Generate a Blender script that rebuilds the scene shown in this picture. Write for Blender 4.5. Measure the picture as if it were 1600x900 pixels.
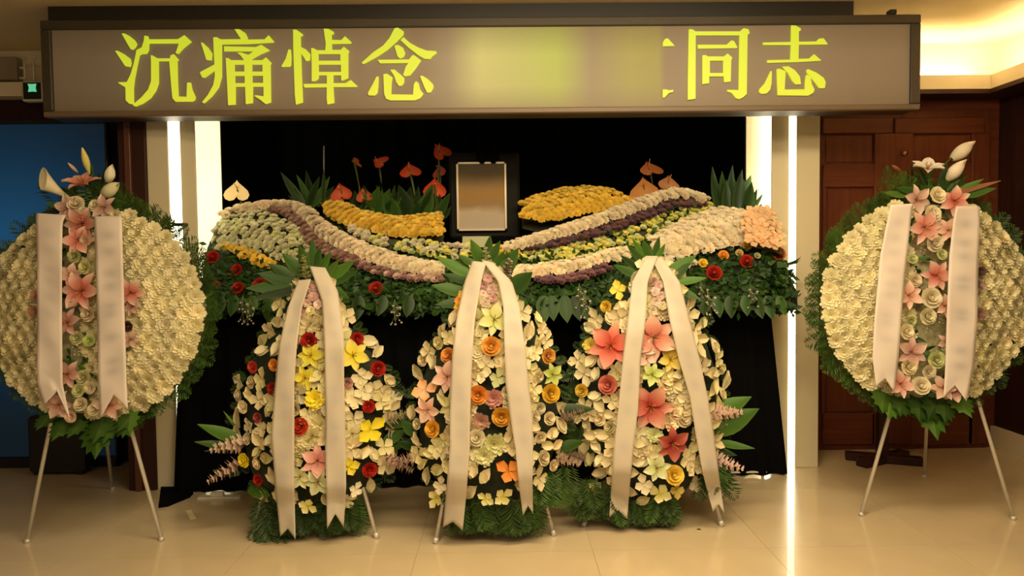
import bpy, bmesh, math, random
from mathutils import Vector, Matrix, Quaternion, noise
random.seed(7)
for _o in list(bpy.data.objects): bpy.data.objects.remove(_o, do_unlink=True)
S = bpy.context.scene; COL = S.collection
R = math.radians; PI = math.pi
# ------------------------------------------------------------------ camera
FPX = 1100.0; EYE = Vector((0, 0, 1.5))
CM = (Matrix.Rotation(R(-0.776), 3, 'Z') @ Matrix.Rotation(R(90-2.354), 3, 'X') @ Matrix.Rotation(R(-0.663), 3, 'Z'))
cam = bpy.data.cameras.new('camera'); camo = bpy.data.objects.new('camera', cam); COL.objects.link(camo)
camo.matrix_world = Matrix.Translation(EYE) @ CM.to_4x4()
cam.sensor_width = 36.0; cam.lens = FPX/1600*36.0; cam.clip_start = 0.05
S.camera = camo
# ------------------------------------------------------------------ world, exposure, room lamps
w = bpy.data.worlds.new('world'); S.world = w; w.use_nodes = True
w.node_tree.nodes['Background'].inputs[0].default_value = (1.0, 0.80, 0.55, 1)
w.node_tree.nodes['Background'].inputs[1].default_value = 0.30
S.view_settings.view_transform = 'Standard'; S.view_settings.look = 'None'
S.view_settings.gamma = 1.0; S.view_settings.use_curve_mapping = False; S.view_settings.exposure = 0.0
def area_lamp(name, loc, tgt, sx, sy, power, col, spread=180):
    l = bpy.data.lights.new(name, 'AREA'); l.shape = 'RECTANGLE'; l.size = sx; l.size_y = sy
    l.energy = power; l.color = col; l.spread = R(spread)
    o = bpy.data.objects.new(name, l); COL.objects.link(o); o.location = loc
    o.rotation_euler = (Vector(tgt)-Vector(loc)).to_track_quat('-Z', 'Y').to_euler()
    return o
WARM = (1.0, 0.795, 0.49)
area_lamp('ceiling_lamp', (0.3, 0.6, 3.02), (0.3, 1.3, 0), 3.0, 1.2, 165, WARM)
area_lamp('ceiling_lamp', (0.6, 2.5, 3.04), (0.5, 3.9, 0.6), 2.4, 0.35, 78, WARM, 150)
area_lamp('ceiling_lamp', (1.9, 1.6, 3.04), (2.4, 3.9, 1.0), 0.8, 0.8, 10, WARM, 150)

def P(px, py, Y):
    d = CM @ Vector((px-800, 450-py, -FPX)); return EYE + d*(Y/d.y)
def PF(px, py, z=0.0):
    d = CM @ Vector((px-800, 450-py, -FPX)); return EYE + d*((z-EYE.z)/d.z)
# ------------------------------------------------------------------ materials
def mat(name, col=(.5,.5,.5), rough=.6, metal=0, emit=None, es=0, coat=0, var=0.0, vscale=8, spec=.5, bump=0, bscale=60):
    m = bpy.data.materials.new(name); m.use_nodes = True; nt = m.node_tree
    b = nt.nodes['Principled BSDF']
    b.inputs['Base Color'].default_value = (*col, 1); b.inputs['Roughness'].default_value = rough
    b.inputs['Metallic'].default_value = metal; b.inputs['Coat Weight'].default_value = coat
    b.inputs['Coat Roughness'].default_value = .03
    b.inputs['Specular IOR Level'].default_value = spec
    if emit: b.inputs['Emission Color'].default_value = (*emit, 1); b.inputs['Emission Strength'].default_value = es
    tc = nt.nodes.new('ShaderNodeTexCoord')
    if var:
        n = nt.nodes.new('ShaderNodeTexNoise'); n.inputs['Scale'].default_value = vscale; n.inputs['Detail'].default_value = 4
        nt.links.new(tc.outputs['Object'], n.inputs['Vector'])
        cr = nt.nodes.new('ShaderNodeValToRGB')
        cr.color_ramp.elements[0].position = .3; cr.color_ramp.elements[1].position = .7
        cr.color_ramp.elements[0].color = (*[max(0, c*(1-var)) for c in col], 1)
        cr.color_ramp.elements[1].color = (*[min(1, c*(1+var)) for c in col], 1)
        nt.links.new(n.outputs['Fac'], cr.inputs['Fac']); nt.links.new(cr.outputs['Color'], b.inputs['Base Color'])
    if bump:
        n = nt.nodes.new('ShaderNodeTexNoise'); n.inputs['Scale'].default_value = bscale
        nt.links.new(tc.outputs['Object'], n.inputs['Vector'])
        bp = nt.nodes.new('ShaderNodeBump'); bp.inputs['Strength'].default_value = bump; bp.inputs['Distance'].default_value = .01
        nt.links.new(n.outputs['Fac'], bp.inputs['Height']); nt.links.new(bp.outputs['Normal'], b.inputs['Normal'])
    return m
def col_mat(name, rough, trans, spec=.3, rnd=.18):
    """surface colour comes from the mesh colour attribute, with a small change from piece to piece"""
    m = bpy.data.materials.new(name); m.use_nodes = True; nt = m.node_tree; b = nt.nodes['Principled BSDF']
    b.inputs['Roughness'].default_value = rough; b.inputs['Specular IOR Level'].default_value = spec
    a = nt.nodes.new('ShaderNodeAttribute'); a.attribute_name = 'Col'
    oi = nt.nodes.new('ShaderNodeObjectInfo')
    mr = nt.nodes.new('ShaderNodeMapRange'); mr.inputs['To Min'].default_value = 1-rnd; mr.inputs['To Max'].default_value = 1+rnd*.6
    nt.links.new(oi.outputs['Random'], mr.inputs['Value'])
    hs = nt.nodes.new('ShaderNodeHueSaturation')
    nt.links.new(mr.outputs['Result'], hs.inputs['Value']); nt.links.new(a.outputs['Color'], hs.inputs['Color'])
    nt.links.new(hs.outputs['Color'], b.inputs['Base Color'])
    tr = nt.nodes.new('ShaderNodeBsdfTranslucent'); nt.links.new(hs.outputs['Color'], tr.inputs['Color'])
    mx = nt.nodes.new('ShaderNodeMixShader'); mx.inputs[0].default_value = trans
    nt.links.new(b.outputs[0], mx.inputs[1]); nt.links.new(tr.outputs[0], mx.inputs[2])
    nt.links.new(mx.outputs[0], nt.nodes['Material Output'].inputs['Surface'])
    return m
PETAL = col_mat('petal', .6, .22)
LEAF = col_mat('leaf_green', .5, .12, .25, .35)
RIB = col_mat('ribbon_satin', .5, .2, .4, .02)
M_FLOOR = mat('floor_tile', (.62,.49,.30), .22, coat=.55, var=.05, vscale=2.5)
M_GROUT = mat('grout', (.34,.27,.17), .8)
M_CEIL = mat('ceiling_paint', (.76,.64,.39), .9)
M_CREAM = mat('cream_paint', (.74,.64,.44), .8)
M_BEIGE = mat('beige_panel', (.66,.58,.39), .55)
M_BLACK = mat('black_cloth', (.004,.004,.0045), .95, spec=.03)
M_BLKM = mat('black_paint', (.015,.014,.013), .4)
M_WOODM = None
def wood(name, c1, c2, rough=.35, vert=True):
    m = bpy.data.materials.new(name); m.use_nodes = True; nt = m.node_tree; b = nt.nodes['Principled BSDF']
    tc = nt.nodes.new('ShaderNodeTexCoord'); mp = nt.nodes.new('ShaderNodeMapping')
    mp.inputs['Scale'].default_value = (14, 14, .9) if vert else (.9, 14, 14)
    nt.links.new(tc.outputs['Object'], mp.inputs['Vector'])
    n = nt.nodes.new('ShaderNodeTexNoise'); n.inputs['Scale'].default_value = 2; n.inputs['Detail'].default_value = 6
    nt.links.new(mp.outputs['Vector'], n.inputs['Vector'])
    cr = nt.nodes.new('ShaderNodeValToRGB'); cr.color_ramp.elements[0].color = (*c1,1); cr.color_ramp.elements[1].color = (*c2,1)
    cr.color_ramp.elements[0].position=.3; cr.color_ramp.elements[1].position=.72
    nt.links.new(n.outputs['Fac'], cr.inputs['Fac']); nt.links.new(cr.outputs['Color'], b.inputs['Base Color'])
    b.inputs['Roughness'].default_value = rough; b.inputs['Specular IOR Level'].default_value = .25
    return m
M_WOOD = wood('mahogany', (.105,.024,.009), (.165,.042,.014), .5)
M_WOODH = wood('mahogany_across', (.105,.024,.009), (.165,.042,.014), .5, False)
M_WOODD = wood('dark_mahogany', (.028,.009,.006), (.045,.014,.009), .5)
M_LED = mat('light_strip', (1,1,1), .5, emit=(1.0,.92,.66), es=6)
M_GLOW = mat('light_panel', (.9,.85,.65), .5, emit=(1.0,.88,.55), es=.75)
M_COVE = mat('cove_strip', (1,1,1), .5, emit=(1.0,.84,.56), es=38)
M_FRAME = mat('sign_frame', (.048,.036,.022), .5, var=.15, vscale=3)
M_CHAR = mat('lit_letter', (.3,.32,.04), .5, emit=(.66,.72,.02), es=.78)
_n=M_CHAR.node_tree; _t=_n.nodes.new('ShaderNodeTexCoord'); _s=_n.nodes.new('ShaderNodeSeparateXYZ'); _n.links.new(_t.outputs['Generated'],_s.inputs[0])
_r=_n.nodes.new('ShaderNodeValToRGB'); _r.color_ramp.elements[0].color=(.80,.66,.05,1); _r.color_ramp.elements[1].color=(.42,.66,.02,1); _r.color_ramp.elements[0].position=.1
_x=_r.color_ramp.elements.new(.55); _x.color=(.66,.70,.03,1)
_n.links.new(_s.outputs['Z'],_r.inputs['Fac']); _n.links.new(_r.outputs['Color'],_n.nodes['Principled BSDF'].inputs['Emission Color'])
M_WHITE = mat('white_metal', (.72,.66,.55), .35)
M_STEEL = mat('steel_tube', (.62,.58,.50), .35, metal=.3)
M_GREENL = mat('exit_symbol', (.1,.5,.3), .5, emit=(.12,.55,.30), es=.9)
M_DKGRN = mat('foam_dark_green', (.012,.02,.007), .9, var=.4, vscale=30)
M_STRAW = mat('foam_straw', (.36,.33,.18), .9, var=.35, vscale=40)
M_MUD = mat('foam_olive', (.05,.05,.02), .9, var=.3, vscale=40)
# ------------------------------------------------------------------ mesh helpers
def link(name, me, parent=None, loc=None):
    o = bpy.data.objects.new(name, me); COL.objects.link(o)
    if parent: o.parent = parent
    if loc is not None: o.location = loc
    return o
def tag(o, label=None, cat=None, group=None, kind=None):
    if label: o['label'] = label
    if cat: o['category'] = cat
    if group: o['group'] = group
    if kind: o['kind'] = kind
    return o
def thing(name, label, cat, loc=(0,0,0), group=None):
    o = bpy.data.objects.new(name, None); COL.objects.link(o); o.location = loc; o.empty_display_size = .1
    return tag(o, label, cat, group)
class MB:
    def __init__(s): s.v=[]; s.f=[]; s.c=[]; s.m=[]; s.cur=(1,1,1); s.mi=0
    def add(s, vs, fs, cols=None):
        n=len(s.v); s.v += [tuple(v) for v in vs]; s.f += [tuple(i+n for i in f) for f in fs]
        s.c += (cols if cols else [s.cur]*len(vs)); s.m += [s.mi]*len(fs); return s
    def box(s, a, b):
        x0,y0,z0=a; x1,y1,z1=b
        return s.add([(x0,y0,z0),(x1,y0,z0),(x1,y1,z0),(x0,y1,z0),(x0,y0,z1),(x1,y0,z1),(x1,y1,z1),(x0,y1,z1)],
              [(0,3,2,1),(4,5,6,7),(0,1,5,4),(1,2,6,5),(2,3,7,6),(3,0,4,7)])
    def tube(s, pts, r, n=8, r2=None):
        pts=[Vector(p) for p in pts]; vs=[]; fs=[]
        for i,p in enumerate(pts):
            t=(pts[min(i+1,len(pts)-1)]-pts[max(i-1,0)]).normalized(); q=t.to_track_quat('Z','Y')
            rr = r if r2 is None else r+(r2-r)*i/(len(pts)-1)
            for k in range(n):
                a=2*PI*k/n; vs.append(p+q@Vector((rr*math.cos(a),rr*math.sin(a),0)))
        for i in range(len(pts)-1):
            for k in range(n): fs.append((i*n+k,i*n+(k+1)%n,(i+1)*n+(k+1)%n,(i+1)*n+k))
        fs.append(tuple(range(n-1,-1,-1))); fs.append(tuple((len(pts)-1)*n+k for k in range(n)))
        return s.add(vs,fs)
    def grid(s, fn, nu, nv, colfn=None):
        vs=[];cs=[]
        for j in range(nv+1):
            for i in range(nu+1):
                u=i/nu; v=j/nv; vs.append(fn(u,v)); cs.append(colfn(u,v) if colfn else s.cur)
        fs=[(j*(nu+1)+i, j*(nu+1)+i+1,(j+1)*(nu+1)+i+1,(j+1)*(nu+1)+i) for j in range(nv) for i in range(nu)]
        return s.add(vs,fs,cs)
    def mesh(s, name, mats, smooth=True, bevel=0):
        me=bpy.data.meshes.new(name); me.from_pydata(s.v,[],s.f)
        if not isinstance(mats,(list,tuple)): mats=[mats]
        for m in mats: me.materials.append(m)
        me.polygons.foreach_set('material_index', s.m)
        if smooth: me.polygons.foreach_set('use_smooth',[True]*len(s.f))
        ca=me.color_attributes.new('Col','FLOAT_COLOR','POINT')
        flat=[]
        for c in s.c: flat += [c[0],c[1],c[2],1.0]
        ca.data.foreach_set('color', flat)
        if bevel:
            bm=bmesh.new(); bm.from_mesh(me)
            bmesh.ops.bevel(bm, geom=[e for e in bm.edges], offset=bevel, segments=1, affect='EDGES')
            bm.to_mesh(me); bm.free()
        me.update(); return me
def boxo(name, a, b, m, parent=None, bevel=0.0):
    """box a..b in world; parent at world origin offset is removed"""
    off = parent.location if parent else Vector((0,0,0))
    a=Vector(a)-off; b=Vector(b)-off
    lo=Vector((min(a.x,b.x),min(a.y,b.y),min(a.z,b.z))); hi=Vector((max(a.x,b.x),max(a.y,b.y),max(a.z,b.z)))
    return link(name, MB().box(lo,hi).mesh(name,m,False,bevel), parent)
def struct(o): o['kind']='structure'; return o
def lerp(a,b,t): return a+(b-a)*t
def pl(pts, x):
    """piecewise linear through (x,y...) tuples"""
    if x<=pts[0][0]: return pts[0][1:]
    for a,b in zip(pts,pts[1:]):
        if x<=b[0]:
            t=(x-a[0])/(b[0]-a[0]) if b[0]!=a[0] else 0
            return tuple(lerp(p,q,t) for p,q in zip(a[1:],b[1:]))
    return pts[-1][1:]
def along(pts, s):
    """point at fraction s of the length of a 2D polyline"""
    L=[0]
    for a,b in zip(pts,pts[1:]): L.append(L[-1]+math.hypot(b[0]-a[0],b[1]-a[1]))
    d=s*L[-1]
    for i in range(len(pts)-1):
        if d<=L[i+1]+1e-9:
            t=(d-L[i])/(L[i+1]-L[i]) if L[i+1]>L[i] else 0
            return (lerp(pts[i][0],pts[i+1][0],t), lerp(pts[i][1],pts[i+1][1],t))
    return pts[-1]
def mixc(a,b,t): t=max(0,min(1,t)); return tuple(x+(y-x)*t for x,y in zip(a,b))

# ================================================================== room shell
WY=5.36; RX=3.80; CZ=3.09; LX=-5.2
fl = struct(boxo('floor', (LX,-1.5,-.08), (RX,6.3,-.004), M_GROUT))
tile_me = MB().box((-.4492,-.4492,-.008),(.4492,.4492,0)).mesh('floor_tile', M_FLOOR, False)
i=0
jx=PF(650,870).x; jy=PF(1120,857).y
for a in range(-6,6):
    for b in range(-6,4):
        cx=jx+.45+a*.9; cy=jy-.45+b*.9
        if cx-.45<LX-.3 or cx+.45>RX+.6 or cy+.45>6.9 or cy<-1.4: continue
        x0=max(cx-.4492,LX); x1=min(cx+.4492,RX); y1=min(cy+.4492,6.3); y0=cy-.4492
        if x1-x0>.89 and y1-y0>.89: link('floor_tile', tile_me, fl, (cx,cy,0))
        elif x1>x0 and y1>y0: boxo('floor_tile',(x0,y0,-.008),(x1,y1,0),M_FLOOR,fl)
ce = struct(boxo('ceiling',(LX,-1.5,CZ),(RX,6.3,CZ+.1),M_CEIL))
# back wall: wood panelling on the right, plaster and wood on the left, alcove in the middle
xcl=P(231,300,4.64).x; xcr=P(1281,300,4.9).x          # outer edges of the two light columns
ax0=P(346,300,5.25).x; ax1=P(1165,300,5.20).x          # alcove opening
wb = struct(boxo('wall_back',(xcr-.02,WY,-.02),(RX,WY+.1,CZ),M_WOODH))
wl = struct(boxo('wall_back',(LX,WY,-.02),(xcl+.02,WY+.1,CZ),M_CREAM))
zl=P(30,152,WY-.05).z
boxo('wood_panel',(LX,WY-.04,0),(xcl,WY,zl),M_WOODD,wl)
struct(boxo('wall_right',(RX,-1.5,0),(RX+.1,WY+.1,CZ),M_WOODD))
struct(boxo('wall_left',(LX-.1,-1.5,0),(LX,WY+.1,CZ),M_WOODD))
bz=P(1551,665,WY).z
struct(boxo('baseboard_right',(RX-.03,-1.5,0),(RX,WY,bz),M_CREAM))
# cornice ledges with the hidden cove lamps behind them
zb=P(1500,142,5.14).z; zt=P(1500,117,5.14).z
t1=struct(boxo('trim_1',(xcr,5.14,zb+.012),(RX,5.17,zt),M_CREAM))
boxo('shelf',(xcr,5.17,zb+.012),(RX,WY,zb+.03),M_CREAM,t1)
boxo('edge_moulding',(xcr,5.13,zb-.02),(RX,WY,zb+.012),M_WOODD,t1)
t2=struct(boxo('trim_2',(RX-.22,-1.5,zb+.012),(RX-.19,5.14,zt),M_CREAM))
boxo('shelf',(RX-.19,-1.5,zb+.012),(RX,5.14,zb+.03),M_CREAM,t2)
boxo('edge_moulding',(RX-.23,-1.5,zb-.02),(RX,5.13,zb+.012),M_WOODD,t2)
boxo('plaster_band',(xcr,WY-.02,zb+.03),(RX,WY,CZ),M_CREAM,t1)
boxo('plaster_band',(RX-.02,-1.5,zb+.03),(RX,WY-.02,CZ),M_CREAM,t2)
o=boxo('cove_lamp',(xcr+.05,5.20,zb+.035),(RX-.25,5.25,zb+.06),M_COVE); tag(o,'long hidden lamp tube glowing in the cornice above the wooden doors','lamp')
o=boxo('cove_lamp',(RX-.14,2.4,zb+.035),(RX-.10,5.1,zb+.06),M_COVE); tag(o,'long hidden lamp tube glowing in the cornice of the right side wall','lamp')
zlb=P(30,150,5.2).z; zlt=P(30,128,5.2).z
t3=struct(boxo('trim_3',(LX,5.2,zlb),(xcl,WY,zlt),M_CREAM))
# panelled wooden door pair
d1=struct(boxo('door_1',(xcr,WY-.02,0),(P(1545,300,WY).x,WY,P(1400,176,WY).z),M_WOOD))
def rect_on(name,x0,y0,x1,y1,Ya,Yb,m,parent,bevel=.006):
    a=P(x0,y0,Ya); b=P(x1,y1,Ya); return boxo(name,(a.x,Ya,b.z),(b.x,Yb,a.z),m,parent,bevel)
for (x0,y0,x1,y1,mm) in ((1286,184,1396,208,M_WOODH),(1367,208,1396,694,M_WOOD),(1286,257,1367,292,M_WOODH),(1286,647,1367,694,M_WOODH),(1286,292,1290,647,M_WOOD),
                      (1399,184,1540,208,M_WOODH),(1399,208,1423,694,M_WOOD),(1423,257,1520,292,M_WOODH),(1423,647,1520,694,M_WOODH),(1520,208,1540,694,M_WOOD)):
    rect_on('rail' if x1-x0>y1-y0 else 'stile',x0,y0,x1,y1,WY-.045,WY-.02,mm,d1)
for (x0,y0,x1,y1) in ((1290,212,1363,253),(1294,296,1363,643),(1427,212,1516,253),(1427,296,1516,643)):
    rect_on('door_panel',x0,y0,x1,y1,WY-.028,WY-.02,M_WOOD,d1,.004)
kp=P(1412,240,WY-.06)
kb=MB().tube([(0,.015,0),(0,-.01,0)],.012,10); kb.tube([(0,-.01,0),(0,-.02,0),(0,-.03,0)],.02,10)
link('knob',kb.mesh('knob',mat('brass',(.45,.25,.06),.3,.8)),d1,kp)
lp=P(1549,228,WY-.02)
tag(boxo('reflection_strip',(lp.x-.006,WY-.012,lp.z-.055),(lp.x+.006,WY,lp.z+.06),M_WHITE,None,.002),'thin upright white strip standing in for a light reflection beside the wooden doors','reflection')  # thin white strip added as a light reflection on the wall
# wood pilaster left of the columns
px0=P(189,400,4.62).x; px1=P(232,400,4.62).x
pil=struct(boxo('trim_4',(px0,4.62,0),(px1,WY,CZ),M_WOODD,None,.006))
boxo('moulding',(px0+.05,4.60,0),(px0+.09,4.63,CZ),mat('mahogany_strip',(.11,.035,.014),.4),pil,.004)
# light columns
def column(n, bands, left):
    a=struct(boxo('trim_%d'%n,(P(bands[0][0],300,bands[0][2]).x+.002,5.30,0),(P(bands[-1][1],300,bands[-1][2]).x-.002,5.42,CZ),M_BEIGE))
    for (x0,x1,Y,k) in bands:
        xa=P(x0,300,Y).x; xb=P(x1,300,Y).x
        if k=='p': boxo('column_panel',(xa,Y,0),(xb,Y+.02,CZ),M_BEIGE,a,.004)
        elif k=='q': boxo('column_panel',(xa,Y,0),(xb+.1,5.31,CZ),M_BEIGE,a,.004)
        elif k=='l': boxo('light_strip',(xa,Y,0),(xb,Y+.03,CZ),M_LED,a)
        else: boxo('light_panel',(xa,Y,0),(xb,5.31,CZ),M_GLOW,a,.01)
    return a
c5=column(5,[(231,264,4.64,'p'),(264,283,4.71,'l'),(283,306,4.69,'p'),(300,346,5.25,'g')],True)
boxo('side_panel',(xcl,4.66,0),(xcl+.01,5.31,CZ),M_BEIGE,c5)
c6=column(6,[(1165,1193,5.20,'q'),(1193,1205,5.12,'l'),(1206,1233,4.95,'p'),(1231,1247,4.98,'l'),(1245,1281,4.90,'p')],False)
hz=P(275,351,4.62)
br=boxo('clamp',(hz.x-.02,4.60,hz.z-.011),(P(288,351,4.62).x,4.68,hz.z+.011),M_BLKM,None,.003); tag(br,'small black bar clamped across the left light column','clamp')
boxo('side_panel',(xcr-.01,4.92,0),(xcr,5.31,CZ),M_BEIGE,c6)
# alcove lined in black cloth
struct(boxo('wall_alcove',(ax0-.3,6.2,0),(ax1+.3,6.3,CZ),M_BLACK))
def cur(u,v): 
    x=lerp(ax0-.12,ax1+.12,u); return (x,6.1+.03*math.sin(x*22)+.012*math.sin(x*51),lerp(.01,CZ-.01,v))
tag(link('curtain',MB().grid(cur,220,2).mesh('curtain',M_BLACK)),'black floor-length curtain closing the alcove behind the flowers','curtain')
for s,x in ((-1,ax0),(1,ax1)):
    struct(boxo('wall_alcove',(x-.0 if s>0 else x-.1,5.42,0),(x+.1 if s>0 else x,6.2,CZ),M_BLACK))
    y_=5.255 if s<0 else 5.19
    tag(boxo('side_drape',(x-.012 if s>0 else x+.001,y_,0.01),(x-.001 if s>0 else x+.012,6.0,CZ-.005),M_BLACK),'black cloth drape lining the %s side of the alcove'%('left' if s<0 else 'right'),'curtain')
# ------------------------------------------------------------------ blue pane on the left, its light painted as an emissive gradient
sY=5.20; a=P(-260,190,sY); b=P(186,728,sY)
pane=thing('glow_pane','tall blue pane behind the left round wreath with a painted light gradient','screen',(a.x,sY,0))
ms=bpy.data.materials.new('blue_glow_paint'); ms.use_nodes=True; nt=ms.node_tree; bs=nt.nodes['Principled BSDF']
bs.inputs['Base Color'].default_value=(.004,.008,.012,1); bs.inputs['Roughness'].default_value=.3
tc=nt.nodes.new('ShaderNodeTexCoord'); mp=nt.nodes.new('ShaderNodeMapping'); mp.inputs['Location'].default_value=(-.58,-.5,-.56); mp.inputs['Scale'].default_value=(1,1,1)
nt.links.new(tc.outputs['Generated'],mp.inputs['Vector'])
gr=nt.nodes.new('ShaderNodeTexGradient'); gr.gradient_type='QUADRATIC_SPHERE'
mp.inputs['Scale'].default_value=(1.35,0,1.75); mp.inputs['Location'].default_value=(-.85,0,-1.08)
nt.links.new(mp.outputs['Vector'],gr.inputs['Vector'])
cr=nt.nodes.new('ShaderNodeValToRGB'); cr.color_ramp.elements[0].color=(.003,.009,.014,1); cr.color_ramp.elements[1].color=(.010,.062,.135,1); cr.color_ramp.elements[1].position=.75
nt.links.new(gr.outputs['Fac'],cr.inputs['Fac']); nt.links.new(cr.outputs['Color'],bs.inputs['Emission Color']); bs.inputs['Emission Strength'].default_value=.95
boxo('picture',(a.x+.05,sY+.01,P(100,713,sY).z),(b.x-.02,sY+.05,a.z-.03),ms,pane)  # face of the pane, carrying the painted blue glow
M_SF=mat('pane_frame',(.012,.012,.016),.4)
boxo('frame',(a.x,sY-.01,0),(b.x,sY+.04,P(100,714,sY).z),M_SF,pane,.004)
boxo('frame',(a.x,sY-.01,a.z-.03),(b.x,sY+.04,a.z),M_SF,pane,.004)
boxo('frame',(b.x-.02,sY-.01,0),(b.x,sY+.04,a.z),M_SF,pane,.004); boxo('frame',(a.x,sY-.01,0),(a.x+.05,sY+.04,a.z),M_SF,pane,.004)
# exit sign and the board above it
e0=P(33,127,5.12); e1=P(66,158,5.12)
ex=thing('exit_sign','small dark exit sign with a glowing green symbol, partly behind the banner','sign',(e0.x,5.12,e1.z))
boxo('case',(e0.x,5.12,e1.z),(e1.x,5.18,e0.z),M_WHITE,ex,.008)
boxo('face',(e0.x+.014,5.112,e1.z+.014),(e1.x-.005,5.122,e0.z-.01),mat('sign_face',(.006,.02,.014),.25),ex,.003)
g0=P(43.5,131,5.11); g1=P(57,143.5,5.11); gw=g1.x-g0.x; gh=g0.z-g1.z
pts=[(0,0),(.5,.05),(1,0),(.9,.5),(1,1),(.5,.97),(0,1),(.12,.5)]
m_=MB(); n=len(pts)
m_.add([(g0.x+p[0]*gw-e0.x,5.108-5.12,g1.z+p[1]*gh-e1.z) for p in pts]+[(g0.x+p[0]*gw-e0.x,5.113-5.12,g1.z+p[1]*gh-e1.z) for p in pts],[tuple(range(n))]+[(i,(i+1)%n,n+(i+1)%n,n+i) for i in range(n)])
link('symbol',m_.mesh('symbol',M_GREENL,False),ex)
hm=MB(); q=lambda x,y:Vector(P(x,y,5.16))-Vector((e0.x,5.12,e1.z))
for p_ in (((38,90),(56,90)),((38,90),(39,122)),((52,90),(53,127)),((31,122),(40,122)),((31,106),(40,106))):
    hm.tube([q(*p_[0]),q(*p_[1])],.008,6)
link('bracket',hm.mesh('bracket',M_CREAM),ex)
b0=P(-40,90,5.3); b1=P(29,126,5.3)
tag(boxo('notice_board',(b0.x,5.28,b1.z),(b1.x,5.355,b0.z),mat('grey_board',(.30,.24,.16),.7,var=.1,vscale=6),None,.006),'plain greyish board on the wall left of the exit sign','board')
# dark block behind left wreath
c0=P(92,668,5.0); c1=PF(130,729); 
cs=thing('dark_block','dark block standing on the floor behind the left wreath legs','case',((c0.x+c1.x)/2,5.05,0))
boxo('body',(P(45,700,5.0).x,4.98,.02),(P(132,700,5.0).x,5.15,P(100,650,5.0).z),M_BLKM,cs,.02)
for k in (0,1): boxo('foot',(P(50+k*68,700,5.0).x,5.0,0),(P(60+k*68,700,5.0).x,5.1,.03),M_BLKM,cs,.003)
hh=MB().tube([(-.08,0,c0.z),(-.08,0,c0.z+.04),(.0,0,c0.z+.05),(.08,0,c0.z+.04),(.08,0,c0.z)],.01,6); link('handle',hh.mesh('handle',M_BLKM),cs)
# wooden post stand behind the right wreath
sp=PF(1380,722); st=thing('post_stand','dark wooden post on a crossed flat base behind the right wreath','stand',(sp.x,sp.y,0))
boxo('post',(sp.x-.045,sp.y-.03,.04),(sp.x+.03,sp.y+.03,1.05),M_WOODD,st,.006)
for ang in (28,-22):
    m_=MB().box((-.25,-.045,0),(.25,.045,.055)); o=link('base_board',m_.mesh('base_board',M_WOODD,False,.006),st); o.rotation_euler=(0,0,R(ang)); o.location=(0,0,0 if ang>0 else .001)
kn=MB().tube([(0,0,1.05),(0,0,1.09),(0,0,1.12)],.05,12,.02); link('finial',kn.mesh('finial',M_WOODD),st)
# tape mark
tq=PF(298,804); tm=MB().box((-.016,-.085,0),(.016,.085,.002)); o=link('tape_mark',tm.mesh('tape_mark',mat('tape',(.75,.6,.36),.6),False),None,(tq.x,tq.y,.0005)); o.rotation_euler=(0,0,R(32))
tag(o,'short pale strip of tape on the floor left of the front wreaths','tape')
tq=PF(1092,828); tm=MB(); tm.grid(lambda u,v:((u-.5)*.03,(v-.5)*.014*(1-abs(2*u-1)),.002+.003*math.sin(u*3)),4,2,lambda u,v:(.03,.09,.02)); o=link('fallen_leaf',tm.mesh('fallen_leaf',LEAF),None,(tq.x,tq.y,.001)); tag(o,'tiny green leaf fallen on the floor tiles','leaf')

# ================================================================== banner
BY=4.38; bl=P(57,31,BY); brr=P(1441,22,BY); bb=P(80,184,BY)
bz0=(P(75,181,BY).z+P(1430,173,BY).z)/2; bz1=P(720,27,BY).z; bx0=P(64,100,BY).x; bx1=P(1439,100,BY).x
ban=thing('banner_sign','long grey lit name banner with yellow-green Chinese characters below the ceiling','sign',(bx0,BY,bz0))
boxo('case',(bx0+.005,BY+.03,bz0+.005),(bx1-.005,BY+.2,bz1),M_FRAME,ban,.004)
ft=.07
boxo('frame_rail',(bx0,BY,bz1-.055),(bx1,BY+.05,bz1),M_FRAME,ban,.006)
boxo('frame_rail',(bx0,BY,bz0),(bx1,BY+.05,bz0+.035),mat('frame_rail_brown',(.15,.10,.06),.5),ban,.006)
boxo('frame_stile',(bx0,BY,bz0+.0355),(bx0+.06,BY+.05,bz1-.0555),M_FRAME,ban,.006)
boxo('frame_stile',(bx1-.06,BY,bz0+.0355),(bx1,BY+.05,bz1-.0555),M_FRAME,ban,.006)
tk=P(1395,20,BY); boxo('clip',(tk.x-.02,BY-.01,bz1),(tk.x+.02,BY+.04,bz1+.028),M_BLKM,ban,.002)
hb=P(80,27,BY+.1); boxo('hanging_rail',(hb.x,BY+.07,bz1),(P(1330,27,BY+.1).x,BY+.11,CZ),M_BLKM,ban)
mp_=bpy.data.materials.new('display_panel'); mp_.use_nodes=True; nt=mp_.node_tree; bs=nt.nodes['Principled BSDF']
bs.inputs['Roughness'].default_value=.5; bs.inputs['Base Color'].default_value=(.20,.155,.105,1)
bs.inputs['Specular IOR Level'].default_value=.3
tc=nt.nodes.new('ShaderNodeTexCoord'); sx=nt.nodes.new('ShaderNodeSeparateXYZ'); nt.links.new(tc.outputs['Object'],sx.inputs[0])
def pxf(px): return (P(px,100,BY+.02).x-bx0)/(bx1-bx0)
mr=nt.nodes.new('ShaderNodeMapRange'); mr.inputs['From Min'].default_value=0; mr.inputs['From Max'].default_value=bx1-bx0
nt.links.new(sx.outputs['X'],mr.inputs['Value'])
cr=nt.nodes.new('ShaderNodeValToRGB'); els=cr.color_ramp.elements
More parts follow.
